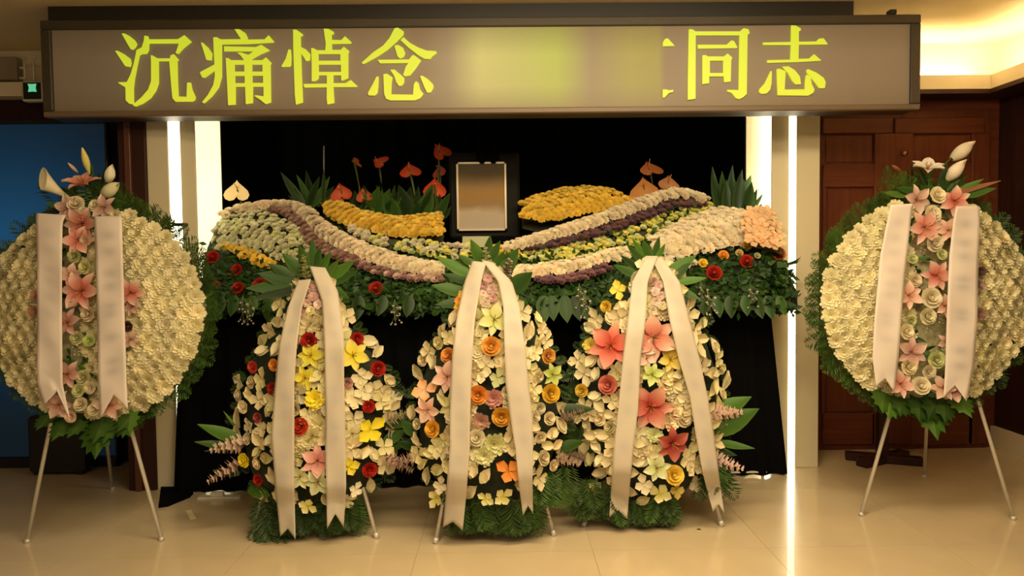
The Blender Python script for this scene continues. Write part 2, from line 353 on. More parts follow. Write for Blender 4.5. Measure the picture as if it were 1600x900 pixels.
stops=[(0,(.035,.025,.014)),(300,(.06,.045,.028)),(660,(.09,.06,.035)),(700,(.16,.13,.07)),(750,(.42,.40,.10)),(800,(.34,.36,.07)),(870,(.26,.35,.02)),(925,(.12,.10,.05)),(985,(.17,.18,.012)),(1032,(.15,.155,.012)),(1037,(.085,.06,.04)),(1100,(.09,.065,.04)),(1440,(.08,.055,.03))]  # emission holds the blurred name patch and the panel's uneven lighting, dimmer at left
while len(els)<len(stops): els.new(.5)
for e_,(p_,c_) in zip(els,stops): 
    e_.position=max(0,min(1,pxf(p_) if p_ else 0)); 
for e_,(p_,c_) in zip(cr.color_ramp.elements,stops): e_.color=(*c_,1)
nt.links.new(mr.outputs['Result'],cr.inputs['Fac'])
# the blurred patch fades out towards the top and bottom edges of the panel
mz=nt.nodes.new('ShaderNodeMapRange'); mz.inputs['From Min'].default_value=.02; mz.inputs['From Max'].default_value=bz1-bz0-.05; nt.links.new(sx.outputs['Z'],mz.inputs['Value'])
cz_=nt.nodes.new('ShaderNodeValToRGB'); ez=cz_.color_ramp.elements; ez[0].color=(.25,.25,.25,1); ez[0].position=.02; ez[1].color=(.45,.45,.45,1)
n1=ez.new(.3); n1.color=(.85,.85,.85,1); n2=ez.new(.65); n2.color=(1,1,1,1)
nt.links.new(mz.outputs['Result'],cz_.inputs['Fac'])
mu=nt.nodes.new('ShaderNodeMix'); mu.data_type='RGBA'; mu.blend_type='MULTIPLY'; mu.inputs['Factor'].default_value=1
nt.links.new(cr.outputs['Color'],mu.inputs['A']); nt.links.new(cz_.outputs['Color'],mu.inputs['B'])
nt.links.new(mu.outputs['Result'],bs.inputs['Emission Color']); bs.inputs['Emission Strength'].default_value=1.0
boxo('panel',(bx0+.05,BY+.02,bz0+.03),(bx1-.05,BY+.05,bz1-.05),mp_,ban)
CH=[
((170,30),[[(122,135),(150,135),(190,155),(240,195),(262,230),(250,260),(225,285),(205,280),(170,220)],
[(60,297),(85,297),(140,325),(200,370),(208,410),(200,445),(155,440),(125,395)],
[(335,155),(368,160),(375,225),(372,290),(355,322),(300,328),(285,340),(262,450),(240,560),(230,650),(232,800),(190,790),(160,760),(158,640),(92,600),(92,592),(170,590),(205,520),(235,420),(262,290),(310,265),(330,200)],
[(368,190),(650,188),(710,150),(775,210),(700,270),(650,325),(628,318),(660,225),(368,220)],
[(395,340),(410,340),(460,368),(575,368),(580,340),(610,328),(655,380),(640,392),(645,600),(652,725),(730,728),(735,595),(768,595),(780,660),(812,730),(805,760),(780,772),(625,772),(598,740),(585,600),(568,392),(465,392),(465,600),(440,670),(390,740),(320,790),(250,818),(230,810),(235,795),(310,730),(370,660),(398,580),(398,400)]]),
((300,30),[[(85,220),(100,220),(150,265),(188,320),(182,385),(135,380),(120,330)],
[(200,172),(230,168),(270,190),(460,188),(400,95),(445,95),(500,130),(522,175),(518,192),(680,190),(720,152),(770,210),(760,218),(520,232),(278,235),(278,540),(250,640),(190,720),(115,788),(95,780),(150,710),(200,620),(215,540),(215,480),(120,548),(95,545),(75,500),(90,490),(212,425),(205,300)],
[(302,255),(600,262),(650,240),(730,292),(640,330),(560,375),(560,385),(660,385),(695,358),(745,410),(735,425),(740,780),(690,795),(640,755),(585,720),(600,712),(672,725),(672,632),(570,632),(570,785),(505,795),(500,632),(408,632),(408,800),(340,805),(330,600),(318,365),(340,365),(370,385),(490,385),(460,345),(425,315),(460,312),(530,335),(580,300),(302,300)],
[(398,425),(492,425),(492,492),(398,492)],[(562,425),(662,425),(662,492),(562,492)],[(402,530),(496,530),(496,600),(402,600)],[(564,528),(668,528),(668,598),(564,598)]]),
((420,30),[[(185,285),(205,285),(210,350),(208,430),(195,445),(122,447),(122,435),(160,370)],
[(228,98),(260,100),(318,140),(318,155),(298,160),(300,260),(350,285),(388,325),(385,385),(350,392),(325,350),(302,320),(310,560),(320,780),(255,800),(245,700),(235,400),(230,250)],
[(515,90),(560,92),(610,120),(608,140),(588,145),(590,195),(680,197),(715,160),(775,215),(770,228),(592,232),(592,288),(675,288),(705,258),(755,300),(745,320),(745,552),(690,575),(680,575),(680,525),(605,525),(605,600),(720,600),(770,570),(832,628),(825,635),(605,635),(615,785),(550,798),(543,740),(545,637),(335,640),(325,608),(545,605),(545,525),(470,525),(465,560),(435,580),(403,580),(403,400),(398,272),(420,272),(455,292),(530,292),(535,230)],
[(465,325),(672,325),(672,390),(465,390)],[(467,425),(678,425),(678,495),(467,495)]]),
((550,30),[[(400,85),(430,80),(485,115),(483,145),(420,210),(330,290),(240,350),(120,415),(95,418),(95,405),(200,310),(290,250),(350,180)],
[(455,196),(484,168),(540,220),(620,265),(700,295),(785,300),(798,315),(750,350),(738,372),(680,370),(620,335),(530,265)],
[(398,250),(432,240),(480,270),(500,320),(485,355),(450,368),(425,345)],
[(240,382),(535,378),(560,345),(575,335),(600,350),(648,388),(600,460),(545,528),(497,535),(480,520),(505,445),(530,410),(262,412)],
[(230,538),(250,540),(248,620),(240,690),(215,715),(155,712),(150,690),(195,610)],
[(295,515),(330,512),(380,545),(372,600),(368,705),(572,708),(580,610),(600,580),(625,600),(640,660),(670,700),(640,740),(590,760),(360,760),(320,745),(302,700)],
[(358,475),(400,472),(445,510),(490,550),(490,590),(470,622),(440,625),(415,590),(395,530)],
[(638,535),(660,530),(710,560),(760,610),(765,640),(740,685),(705,688),(680,640)]]),
((1020,30),[[(95,215),(115,185),(140,180),(205,250),(95,253)],[(95,658),(130,660),(150,668),(190,662),(192,680),(150,692),(110,735),(93,733)]]),
((1020,30),[[(338,95),(370,95),(400,115),(815,115),(850,85),(895,95),(908,130),(888,150),(880,700),(850,730),(815,748),(780,740),(740,690),(695,675),(700,662),(805,665),(808,400),(812,150),(402,150),(400,745),(328,755),(330,500)],
[(420,240),(690,240),(735,200),(760,205),(793,265),(785,270),(425,275)],
[(465,338),(500,338),(515,350),(665,350),(700,322),(745,360),(735,385),(730,585),(668,590),(665,535),(528,535),(528,600),(465,608)],
[(535,388),(660,388),(660,505),(535,505)]]),
((1170,30),[[(398,58),(440,62),(488,90),(485,108),(468,112),(468,212),(630,210),(660,182),(700,180),(740,235),(468,238),(465,372),(565,370),(610,328),(680,388),(465,400),(175,408),(172,385),(390,380),(395,240),(135,240),(130,220),(395,214)],
[(205,485),(215,490),(213,600),(200,660),(170,695),(120,700),(95,680),(100,655),(150,600)],
[(262,468),(290,465),(345,490),(335,660),(525,658),(530,560),(540,520),(575,540),(590,610),(615,660),(605,690),(560,715),(270,712)],
[(315,445),(370,442),(430,478),(478,538),(488,608),(440,610),(410,580),(365,500)],
[(540,475),(555,468),(630,500),(700,550),(720,590),(712,645),(660,645),(620,590),(545,500)]]),
]
CHL=['character for sink, first from the left','character for pain','character for mourn','character for remember','broken strokes left of the last two characters','character for same','character for will, last on the right']
for (ox,oy),loops in CH:
    cu=bpy.data.curves.new('character','CURVE'); cu.dimensions='2D'; cu.fill_mode='BOTH'; cu.extrude=.006
    for lp_ in loops:
        sp_=cu.splines.new('POLY'); sp_.points.add(len(lp_)-1)
        for i,(x,y) in enumerate(lp_):
            wp=P(ox+x/6,oy+y/6,BY+.005); sp_.points[i].co=(wp.x-bx0,wp.z-bz0,0,1)
        sp_.use_cyclic_u=True
    oc=bpy.data.objects.new('tmp',cu); COL.objects.link(oc)
    me=bpy.data.meshes.new_from_object(oc); bpy.data.objects.remove(oc,do_unlink=True)
    me.transform(Matrix.Rotation(R(90),4,'X')); me.materials.clear(); me.materials.append(M_CHAR)
    o=link('character',me,ban,(0,.008,0)); o['label']=CHL.pop(0)

# ================================================================== plants: one mesh per kind and colour, shared by all copies
CREAM=(.86,.76,.52); CREAM2=(.80,.66,.45); WHITEY=(.84,.76,.60); PALEG=(.62,.64,.30); YEL=(.86,.58,.06); YELG=(.80,.74,.16); LEMON=(.86,.72,.03)
ORG=(.82,.33,.05); RED=(.42,.018,.008); DRED=(.30,.02,.01); PINK=(.74,.40,.34); PINKW=(.86,.68,.58); MAUVE=(.30,.15,.14); PURP=(.13,.05,.06); PEACH=(.90,.55,.28)
_c={}
def cached(key, fn):
    if key not in _c: _c[key]=fn()
    return _c[key]
def petal_grid(mb, L, W, ang, tilt, curl, base=0.0, nu=2, nv=3, cin=None, cout=None, cup=.15, z0=0, tipw=.0, wpos=.5):
    ca,sa=math.cos(ang),math.sin(ang)
    def fn(u,v):
        wd=W*(math.sin(PI*min(1,(v*.98+.02))**(math.log(.5)/math.log(wpos)))*.92+.06+tipw*v)*.5
        x=(u-.5)*2*wd; t=tilt+curl*v
        # arc: integrate direction roughly
        r=base+L*v*math.cos(tilt+curl*v*.5); z=z0+L*v*math.sin(tilt+curl*v*.5)+cup*W*(2*u-1)**2
        return (ca*r-sa*x, sa*r+ca*x, z)
    mb.grid(fn,nu,nv,lambda u,v: mixc(cin,cout,v**1.7))
def mum_mesh(c, c2=None, key='mum'):
    def f():
        mb=MB(); ci=mixc(c2 or c,(.5,.4,.05),.18)
        rings=[(15,.50,.17,.04,0),(13,.44,.17,.24,.3),(10,.34,.16,.50,.5),(7,.24,.14,.85,.6)]
        rs=random.Random(3)
        for n,L,W,t,cu in rings:
            for k in range(n):
                a=2*PI*(k+rs.random()*.5)/n; l=L*(.85+.3*rs.random()); ca,sa=math.cos(a),math.sin(a)
                def q(r,x,z): return (ca*r-sa*x,sa*r+ca*x,z)
                ct,st=math.cos(t),math.sin(t)
                z0=.02
                W_=W*1.25; mb.add([q(0.02,0,z0),q(l*.62*ct,-W_*.5,z0+l*.62*st+.03),q(l*.62*ct,0,z0+l*.6*st-.02),q(l*.62*ct,W_*.5,z0+l*.62*st+.03),q(l*.95*ct,-W_*.34,z0+l*.95*st+.07*(1.2-t)),q(l*ct,0,z0+l*st+.05*(1.2-t)),q(l*.95*ct,W_*.34,z0+l*.95*st+.07*(1.2-t))],
                       [(0,2,1),(0,3,2),(1,2,5,4),(2,3,6,5)],[mixc(ci,c,.0),c,c,c,c,mixc(c,(1,1,1),.06),c])
        return mb.mesh('chrysanthemum',PETAL,True)
    return cached((key,c,c2),f)
def rose_mesh(c, c2=None):
    def f():
        mb=MB(); cin=c2 or mixc(c,(0,0,0),.25); rs=random.Random(5)
        for n,r0,h,op,W in ((5,.14,.34,.95,.40),(5,.24,.32,.75,.46),(6,.33,.26,.42,.48)):
            for k in range(n):
                a=2*PI*(k+.37*n)/n+rs.random()*.3; ca,sa=math.cos(a),math.sin(a)
                def fn(u,v):
                    th=(u-.5)*1.5*W/r0*.55; r=r0*(.25+.75*v**.6)+.12*v*v*(1-op); 
                    z=h*v*(.9+.1*math.cos(th*2))-(.04*(2*u-1)**2)*v - (1-op)*.14*v
                    x=r*math.cos(th); y=r*math.sin(th); return (ca*x-sa*y,sa*x+ca*y,z)
                mb.grid(fn,3,2,lambda u,v:mixc(cin,c,v**.7))
        mb.cur=cin; mb.add([(0,0,.28),(.1,0,.2),(0,.1,.2),(-.1,0,.2),(0,-.1,.2)],[(0,1,2),(0,2,3),(0,3,4),(0,4,1)])
        return mb.mesh('rose',PETAL,True)
    return cached(('rose',c,c2),f)
def lily_mesh(cin,cout,W=.26,tilt=.55,curl=-1.0,st=True):
    def f():
        mb=MB()
        for k in range(6):
            petal_grid(mb,.56,W*(1.15 if k%2 else .85),2*PI*k/6,tilt+(.12 if k%2 else 0),curl,.015,2,4,cin,cout,.18,0,0,.48)
        if st:
            mb.cur=(.45,.22,.05)
            for k in range(5):
                a=2*PI*k/5+.3; mb.tube([(0,0,.02),(.05*math.cos(a),.05*math.sin(a),.18),(.12*math.cos(a),.12*math.sin(a),.30)],.008,3,.016)
        return mb.mesh('lily',PETAL,True)
    return cached(('lily',cin,cout,W,tilt,curl),f)
def floret_mesh(c,c2):
    """open floret of a few long broad petals, as on cream gladioli"""
    def f():
        mb=MB()
        for k,(a,l) in enumerate(((-.2,.62),(1.5,.5),(2.9,.6),(4.3,.48))):
            petal_grid(mb,l,.50,a,.35,-.3,.0,2,3,c2,c,.16,.02*k,0,.6)
        return mb.mesh('floret',PETAL,True)
    return cached(('floret',c,c2),f)
def calla_mesh(c):
    def f():
        mb=MB()
        def fn(u,v):
            a=u*2*PI; r=.05+.27*v**1.7; z=v*.95+.22*v*v*math.cos(a)*1.0
            return (r*math.cos(a)+.16*v*v,r*math.sin(a)*.95,z)
        mb.grid(fn,12,6,lambda u,v:mixc((.45,.48,.14),c,v*2.2))
        mb.cur=(.8,.6,.08); mb.tube([(0,0,.3),(.02,0,.6),(.03,0,.78)],.035,6,.02)
        mb.cur=(.10,.2,.04); mb.tube([(0,0,-.9),(0,0,-.4),(0,0,.05)],.04,6,.05)
        return mb.mesh('calla_lily',PETAL,True)
    return cached(('calla',c),f)
def anthurium_mesh(c,cs):
    def f():
        mb=MB()
        def fn(u,v):
            t=(u*2-1); r=v; a=t*PI
            hx=.5*math.sin(a)**3*(1.0); hy=(13*math.cos(a)-5*math.cos(2*a)-2*math.cos(3*a)-math.cos(4*a))/31.0-.06
            hy=hy*1.0
            return (hx*r*1.1,-hy*r-.2,.10*r*r*r+.02*math.sin(a*3)*r)
        mb.grid(fn,20,3,lambda u,v:mixc(mixc(c,(1,.7,.3),.15),c,v))
        mb.cur=cs; mb.tube([(0,.05,.02),(0,.10,.16),(0,.16,.42)],.035,6,.02)
        return mb.mesh('anthurium',PETAL,True)
    return cached(('anth',c,cs),f)
def stem_mesh(p0,p1,r,c=(.05,.09,.02),bow=.03):
    mb=MB(); mb.cur=c; p0=Vector(p0); p1=Vector(p1); mid=(p0+p1)/2+Vector((bow,0,0))
    mb.tube([p0,p0.lerp(mid,.9),mid.lerp(p1,.5),p1],r,5); return mb.mesh('stem',LEAF,True)
def gladiolus_mesh(c,c2):
    def f():
        mb=MB(); rs=random.Random(9); mb.cur=(.16,.22,.06); mb.tube([(0,0,0),(.02,0,.5),(0,0,1)],.02,5,.008)
        for k in range(13):
            t=.05+.9*k/12; s=.34*(1-.62*t); a=k*2.4
            for j in range(4):
                aa=a+(j-1.5)*.75
                ca,sa=math.cos(aa),math.sin(aa)
                def fn(u,v,ca=ca,sa=sa,s=s,t=t):
                    wd=s*.5*math.sin(PI*(v*.85+.1)); r=s*v*.8; x=(u-.5)*wd*1.2; z=t+s*.65*v-.25*s*v*v
                    return (ca*r-sa*x,sa*r+ca*x,z)
                mb.grid(fn,1,2,lambda u,v:mixc(c2,c,v*1.3))
        return mb.mesh('gladiolus_spike',PETAL,True)
    return cached(('glad',c,c2),f)
G1=(.028,.078,.010); G2=(.055,.135,.014); G3=(.012,.036,.006); G4=(.10,.20,.025); G5=(.032,.070,.030)
def lance_mesh(c,w=.2,droop=.35,edge=None):
    def f():
        mb=MB(); e=edge or mixc(c,(.3,.4,.1),.12)
        def fn(u,v):
            wd=w*(math.sin(PI*min(1,v*.93+.07)**.8))*.5+.006; x=(u-.5)*2*wd
            return (x, -droop*v*v+ .22*abs(x), v*(1-.25*droop*v))
        mb.grid(fn,4,6,lambda u,v: mixc(c,e,abs(2*u-1)**3))
        return mb.mesh('leaf',LEAF,True)
    return cached(('lance',c,w,droop,edge),f)
def jag_mesh(c):
    """broad lobed leaf"""
    def f():
        mb=MB(); out=[(0,0),(.16,.06),(.34,.04),(.30,.18),(.46,.26),(.33,.36),(.40,.52),(.26,.54),(.26,.74),(.13,.72),(0,1.0)]
        pts=out+[(-x,y) for x,y in out[-2:0:-1]]
        vs=[(0,-.02,y) for y in (0,.25,.5,.75)]
        def z3(x,y): return (x,-.22*y*y+.35*abs(x)*.5,y)
        n=len(pts); c0=z3(0,.42); mb.add([c0]+[z3(*p) for p in pts],[(0,1+i,1+(i+1)%n) for i in range(n)],[mixc(c,(.3,.4,.1),.15)]+[c]*n)
        return mb.mesh('leaf',LEAF,False)
    return cached(('jag',c),f)
def fern_mesh(c,n=13,w=.2,droop=.3):
    def f():
        mb=MB(); rs=random.Random(2); mb.cur=c
        def q(t,x): return (x,-droop*t*t-.25*abs(x),t*(1-.2*droop*t))
        for k in range(n):
            t=.08+.9*k/n; L=w*math.sin(PI*(t*.8+.18))
            for s in (-1,1):
                cc=mixc(c,(.14,.22,.04),rs.random()*.35); l=L*(.8+.4*rs.random())
                a=q(t,0); b=q(t+.35*L,s*l*.55); d=q(t+.62*L,s*l); e=q(t+.55*L+.5/n*0+.02,s*l*.45)
                b2=q(t+.35*L+.62/n,s*l*.55)
                mb.add([a,b,d,b2],[(0,1,2,3)] if s>0 else [(3,2,1,0)],[cc]*4)
        mb.tube([q(0,0),q(.5,0),q(1,0)],.008,3,.003)
        return mb.mesh('fern_frond',LEAF,False)
    return cached(('fern',c,n,w,droop),f)
def sprig_mesh():
    def f():
        mb=MB(); rs=random.Random(4); mb.cur=(.2,.22,.1); mb.tube([(0,0,0),(.05,0,.5),(.0,0,1)],.012,3,.006)
        for k in range(16):
            t=.25+.75*rs.random(); x=(rs.random()-.5)*.5; y=(rs.random()-.5)*.4; r=.03+.03*rs.random(); mb.cur=(.66,.60,.46)
            mb.add([(x-r,y,t),(x,y-r,t+.02),(x+r,y,t),(x,y+r,t-.02),(x,y,t+r),(x,y,t-r)],[(0,1,4),(1,2,4),(2,3,4),(3,0,4),(1,0,5),(2,1,5),(3,2,5),(0,3,5)])
            mb.cur=(.2,.22,.1); mb.tube([(0,0,max(0,t-.3)),(x,y,t)],.006,3)
        return mb.mesh('sprig',PETAL,False)
    return cached(('sprig',),f)
def put(name,me,root,loc,dirv,size,roll=None,par=None,up='Y',sc=None):
    """place a shared mesh: its +Z looks along dirv"""
    q=Vector(dirv).normalized().to_track_quat('Z','Y')
    if roll is None: roll=random.uniform(0,2*PI)
    q=q@Quaternion((0,0,1),roll)
    o=bpy.data.objects.new(name,me); COL.objects.link(o); o.parent=par or root
    base=root.location+(par.location if par else Vector((0,0,0)))
    o.location=Vector(loc)-base; o.rotation_mode='QUATERNION'; o.rotation_quaternion=q
    o.scale=sc or (size,size,size); return o
def leafput(name,me,root,loc,tip,face=(0,-1,.2),size=None,par=None,thick=1):
    """a leaf from loc to tip, its flat face turned to `face` (meshes: +Z along, -Y front)"""
    loc=Vector(loc); tip=Vector(tip); z=(tip-loc); L=size or z.length; z=z.normalized()
    f=Vector(face); y=-(f-z*f.dot(z)).normalized(); x=y.cross(z)
    m=Matrix((x,y,z)).transposed(); o=bpy.data.objects.new(name,me); COL.objects.link(o); o.parent=par or root
    base=root.location+(par.location if par else Vector((0,0,0)))
    o.location=loc-base; o.rotation_mode='QUATERNION'; o.rotation_quaternion=m.to_quaternion(); o.scale=(L*thick,L,L); return o
def pxs(px,Y): return px*Y/FPX      # size in metres of px pixels at depth Y

# ================================================================== flower altar
def Yd(py): return max(4.42, 4.52+(445-py)/145*.78)
def SP(px,py,off=0.0): return P(px,py,Yd(py)-off)
sk0=PF(268,773); sk1=PF(1235,743)
alt=thing('altar_table','long altar table hidden under a black cloth in front of the alcove','table',((sk0.x+sk1.x)/2,4.9,0))
boxo('table_body',(ax0+.25,4.85,.05),(ax1-.15,5.7,1.12),M_BLACK,alt,.01)
for x_ in (ax0+.35,ax1-.25):
    for y_ in (4.9,5.6): boxo('leg',(x_-.03,y_-.03,0),(x_+.03,y_+.03,.06),M_BLKM,alt)
fb=PF(1190,744); boxo('foot_bar',(fb.x-.22,fb.y-.02,.028),(fb.x+.03,fb.y+.0,.038),M_WHITE,alt,.002); boxo('foot',(fb.x-.005,fb.y-.02,0),(fb.x+.012,fb.y,.03),M_WHITE,alt,.002)
tp=SP(1227,480); tpl=SP(246,480)
prof=[(sk0.x+.02,4.95),(sk0.x,4.66),(sk0.x+.02,sk0.y),(sk1.x-.02,sk1.y),(sk1.x,4.83),(sk1.x-.02,4.88)]
profT=[(tpl.x+.08,4.95),(tpl.x+.05,4.70),(tpl.x+.08,4.56),(tp.x-.03,4.60),(tp.x,4.74),(tp.x-.02,4.88)]
def skirt(u,v):
    # most of the columns go to the front run
    u=(u/.06*.4 if u<.06 else .4+(u-.06)/.88*.2 if u<.94 else .6+(u-.94)/.06*.4)
    i_=min(4,int(u*5)); k_=u*5-i_; a=[lerp(prof[i_][j],prof[i_+1][j],k_) for j in (0,1)]; b=[lerp(profT[i_][j],profT[i_+1][j],k_) for j in (0,1)]
    z=lerp(.012,1.2,v); f=.018*math.sin(u*900)*(1-.5*v)+.01*math.sin(u*370)
    return (lerp(a[0],b[0],v)+f*.25,lerp(a[1],b[1],v)+f,z)
sko=link('altar_cloth',MB().grid(skirt,300,4).mesh('altar_cloth',M_BLACK),None); tag(sko,'black cloth hanging to the floor along the altar front','cloth')
hm=[PF(252,762),PF(290,757),PF(302,772),PF(296,778),PF(262,792),PF(248,794)]  # flat black piece on the floor at the cloth's left foot
m_=MB(); n=len(hm); m_.add([(p.x,p.y,.02) for p in hm]+[(p.x,p.y,.0) for p in hm],[tuple(range(n-1,-1,-1)),]+[(i,(i+1)%n,n+(i+1)%n,n+i) for i in range(n)])
link('black_floor_piece',m_.mesh('black_floor_piece',M_BLACK,False),sko)
w0=PF(316,778); w1=PF(366,776)
pw=thing('power_strip','thin white bar with a small box lying under the cloth at left','power strip',(w0.x,w0.y,0))
boxo('bar',(w0.x-.02,w0.y-.03,0),(w1.x+.05,w0.y+.02,.012),M_WHITE,pw,.002); boxo('plug',(w0.x+.06,w0.y-.02,.012),(w0.x+.14,w0.y+.01,.04),M_WHITE,pw,.004)

T=[(316,430),(322,385),(338,350),(370,332),(420,324),(480,328),(500,348),(530,352),(560,372),(600,378),(690,392),(700,400),(780,398),(830,372),(910,350),(1000,330),(1045,306),(1110,322),(1150,345),(1190,350),(1222,400),(1248,455)]
bank=thing('foliage_bank','dark green leafy bank the altar flower bands are set in','foliage',((sk0.x+sk1.x)/2,4.9,1.12))
def bankf(u,v):
    px=lerp(316,1246,u); top=pl(T,px)[0]+4
    if v<=.001: p=SP(px,480); return (p.x,4.62,1.14)
    if v>=.999: p=SP(px,top); return (p.x,p.y+.25,1.14)
    t=(v-.1)/.8; t=max(0,min(1,t)); py=lerp(482,top,t); p=SP(px,py,-.055)
    n_=noise.noise(Vector((px*.05,py*.09,0)))*.02
    return (p.x,p.y+n_,p.z+n_-.01)
mb=MB(); off=bank.location
mb.grid(lambda u,v:tuple(Vector(bankf(u,v))-off),120,14)
link('foam_bed',mb.mesh('foam_bed',M_DKGRN),bank)
# small leaves all over the bank, past counting
mb=MB(); rs=random.Random(11)
for k in range(5200):
    px=rs.uniform(322,1240); top=pl(T,px)[0]; py=rs.uniform(top-1,486); 
    if rs.random()<.5: py=rs.uniform(max(top,395),490)
    p=SP(px,py,.0)+Vector((0,rs.uniform(-.03,.03),rs.uniform(-.02,.02))); L=rs.uniform(.03,.06); a=rs.uniform(0,2*PI)
    d=Vector((math.cos(a)*.9,-.5*rs.random(),math.sin(a)*.7-.2)).normalized(); s_=d.cross(Vector((rs.uniform(-.4,.4),-1,rs.uniform(-.2,.8)))).normalized()*L*.25
    c=mixc(G3,G1,rs.random()); p=p-off
    mb.add([p,p+d*L*.5+s_,p+d*L,p+d*L*.5-s_],[(0,1,2,3)],[c]*4)
tag(link('small_leaves',mb.mesh('small_leaves',LEAF,False),bank),kind='stuff')
# large leaves of the fringe
rs=random.Random(21)
def fringe(x0,x1,y0,y1,n,L0,L1,cols,down=.7,spread=.6):
    for k in range(n):
        px=rs.uniform(x0,x1); py=rs.uniform(y0,y1); p=SP(px,py,.0); L=pxs(rs.uniform(L0,L1),4.5)
        d=Vector((rs.uniform(-spread,spread),-.5-rs.random()*.3,-down+rs.uniform(-.3,.5))).normalized()
        m=rs.choice([lance_mesh(rs.choice(cols),.42,.3),lance_mesh(rs.choice(cols),.3,.4)])
        leafput('leaf',m,bank,p,p+d*L,(rs.uniform(-.4,.4),-1,rs.uniform(.1,.7)))
fringe(1060,1225,425,478,60,24,42,[G1,G3,G3,G5],.7)
fringe(1195,1238,400,465,22,22,36,[G1,G2,G3],.3,.9)
fringe(328,470,415,478,44,22,40,[G1,G3,G3],.6)
fringe(540,690,440,480,26,22,36,[G1,G3],.7)
fringe(830,965,440,478,34,22,38,[G5,G1,G3],.8)
fringe(840,1000,335,372,0,10,20,[G3],0)
for x_ in (1075,1100,1120,1142,1166,1182,1200,1218,848,862,882,898,915,560,600,640,345,365,395,420):
    p=SP(x_,462,.07); leafput('leaf',lance_mesh(rs.choice([G1,G3,(.02,.058,.012)]),.5,.15),bank,p,p+Vector((rs.uniform(-.03,.03),-.05,-pxs(rs.uniform(32,44),4.5))))
for (x0,y0,x1,y1,w_) in ((1215,430,1246,447,.3),(1210,440,1240,468,.35),(1200,410,1236,418,.3),(1190,395,1215,380,.3),(1180,385,1190,372,.3)):
    a_=SP(x0,y0,.05); leafput('leaf',lance_mesh(G1,w_,.2),bank,a_,P(x1,y1,Yd(y0)-.1))
for (x_,y_) in ((380,475),(392,480),(617,480),(912,470),(905,455),(1095,452),(1105,465),(1172,455)):
    p=SP(x_,y_,.1); leafput('sprig',sprig_mesh(),bank,p+Vector((0,0,.05)),p+Vector((rs.uniform(-.02,.02),-.05,-pxs(26,4.5))))
# single roses and buds set in the bank
for (x_,y_,s_,c_) in ((333,403,24,RED),(371,423,22,RED),(373,451,21,RED),(407,447,26,DRED),(338,446,14,(.35,.08,.02)),(588,452,24,RED),(1115,428,28,RED),(1166,410,26,RED),(1215,398,26,(.55,.10,.03)),
                      (1130,400,19,ORG),(1098,412,17,YEL),(1166,385,18,YEL),(1155,396,14,(.85,.6,.2)),(725,470,16,ORG),(1183,400,12,PALEG)):
    p=SP(x_,y_,.03); put('rose',rose_mesh(c_),bank,p,(rs.uniform(-.2,.2),-1,.5),pxs(s_*1.15,4.6))
for (x_,y_) in ((352,385),(358,384),(365,388),(372,392),(380,391),(387,396),(394,398),(401,402),(409,405),(417,410),(424,414),(380,400),(398,408),(410,412)):
    p=SP(x_,y_,.03); put('chrysanthemum',mum_mesh(YEL),bank,p,(0,-.8,.6),pxs(17,4.7))
# ---- bands of chrysanthemums; every band is an arrangement of its own
def band(label,group,top,bot,kinds,spacing,size,bulge=.0,jit=.22,keep=1.0,seed=1,off=.0,cat='flower bed',mass=M_MUD):
    rs=random.Random(seed)
    c_=SP((top[0][0]+top[-1][0])/2,(top[0][1]+bot[-1][1])/2); root=thing('flower_bed',label,cat,(c_.x,c_.y,c_.z-.08),group)
    def S3(s,t,o=0):
        a=along(top,s); b=along(bot,s); px=lerp(a[0],b[0],t); py=lerp(a[1],b[1],t); k=math.sin(PI*t)*bulge*math.sin(PI*min(1,max(0,s)))**.5
        return SP(px,py,off+k+o)+Vector((0,0,k*.4))
    mb=MB(); mb.grid(lambda u,v:tuple(S3(u,v,-.02)-root.location-Vector((0,0,.015))),24,5)
    mb.grid(lambda u,v:tuple(S3(u,1-v,-.11)-root.location-Vector((0,0,.09))),24,5)
    link('foliage',mb.mesh('foliage',mass),root)
    L=sum((S3((i+1)/20,.5)-S3(i/20,.5)).length for i in range(20))
    cnt=0; 
    W=max((S3(s,1)-S3(s,0)).length for s in (.15,.35,.5,.65,.85))
    nr=max(1,round(W/(spacing*.8)))
    for r in range(nr+0):
        t=(r+.5)/nr if nr>1 else .5
        Lr=sum((S3((i+1)/20,t)-S3(i/20,t)).length for i in range(20)); nc=max(2,round(Lr/spacing))
        for k in range(nc):
            s=min(1,max(0,(k+.25+(.5 if r%2 else 0)+rs.uniform(-jit,jit))/nc))
            Wl=(S3(s,1)-S3(s,0)).length
            if Wl<W and rs.random()>(Wl/W)*1.35+.1: continue
            if rs.random()>keep: continue
            tt=min(1,max(0,t+rs.uniform(-jit,jit)/nr)); p=S3(s,tt,.012)
            e=.02; dx=S3(min(1,s+e),tt)-S3(max(0,s-e),tt); dt=S3(s,max(0,tt-e))-S3(s,min(1,tt+e)); n_=dx.cross(dt).normalized()
            if n_.y>0: n_=-n_
            n_=(n_+Vector((rs.uniform(-.22,.22),-.25,.15))).normalized()
            kd,c1,c2=rs.choice(kinds); s_=size*rs.uniform(.85,1.15)
            if kd=='m': put('chrysanthemum',mum_mesh(c1,c2),root,p,n_,s_)
            elif kd=='r': put('rose',rose_mesh(c1,c2),root,p,n_,s_)
            elif kd=='f': put('floret',floret_mesh(c1,c2 or c1),root,p,n_,s_)
            cnt+=1
            if cnt>=298: return root
    return root
BG='flower bands of the altar'
m=lambda c,c2=None:('m',c,c2)
band('domed bed of greenish white chrysanthemums at the left end of the altar',BG,[(334,358),(352,338),(400,326),(448,330),(482,352)],[(333,388),(372,392),(420,402),(455,412),(490,398)],[m(PALEG),m((.70,.68,.42)),m((.60,.56,.34)),m((.74,.70,.46))],.050,.055,.07,keep=.86,seed=1)
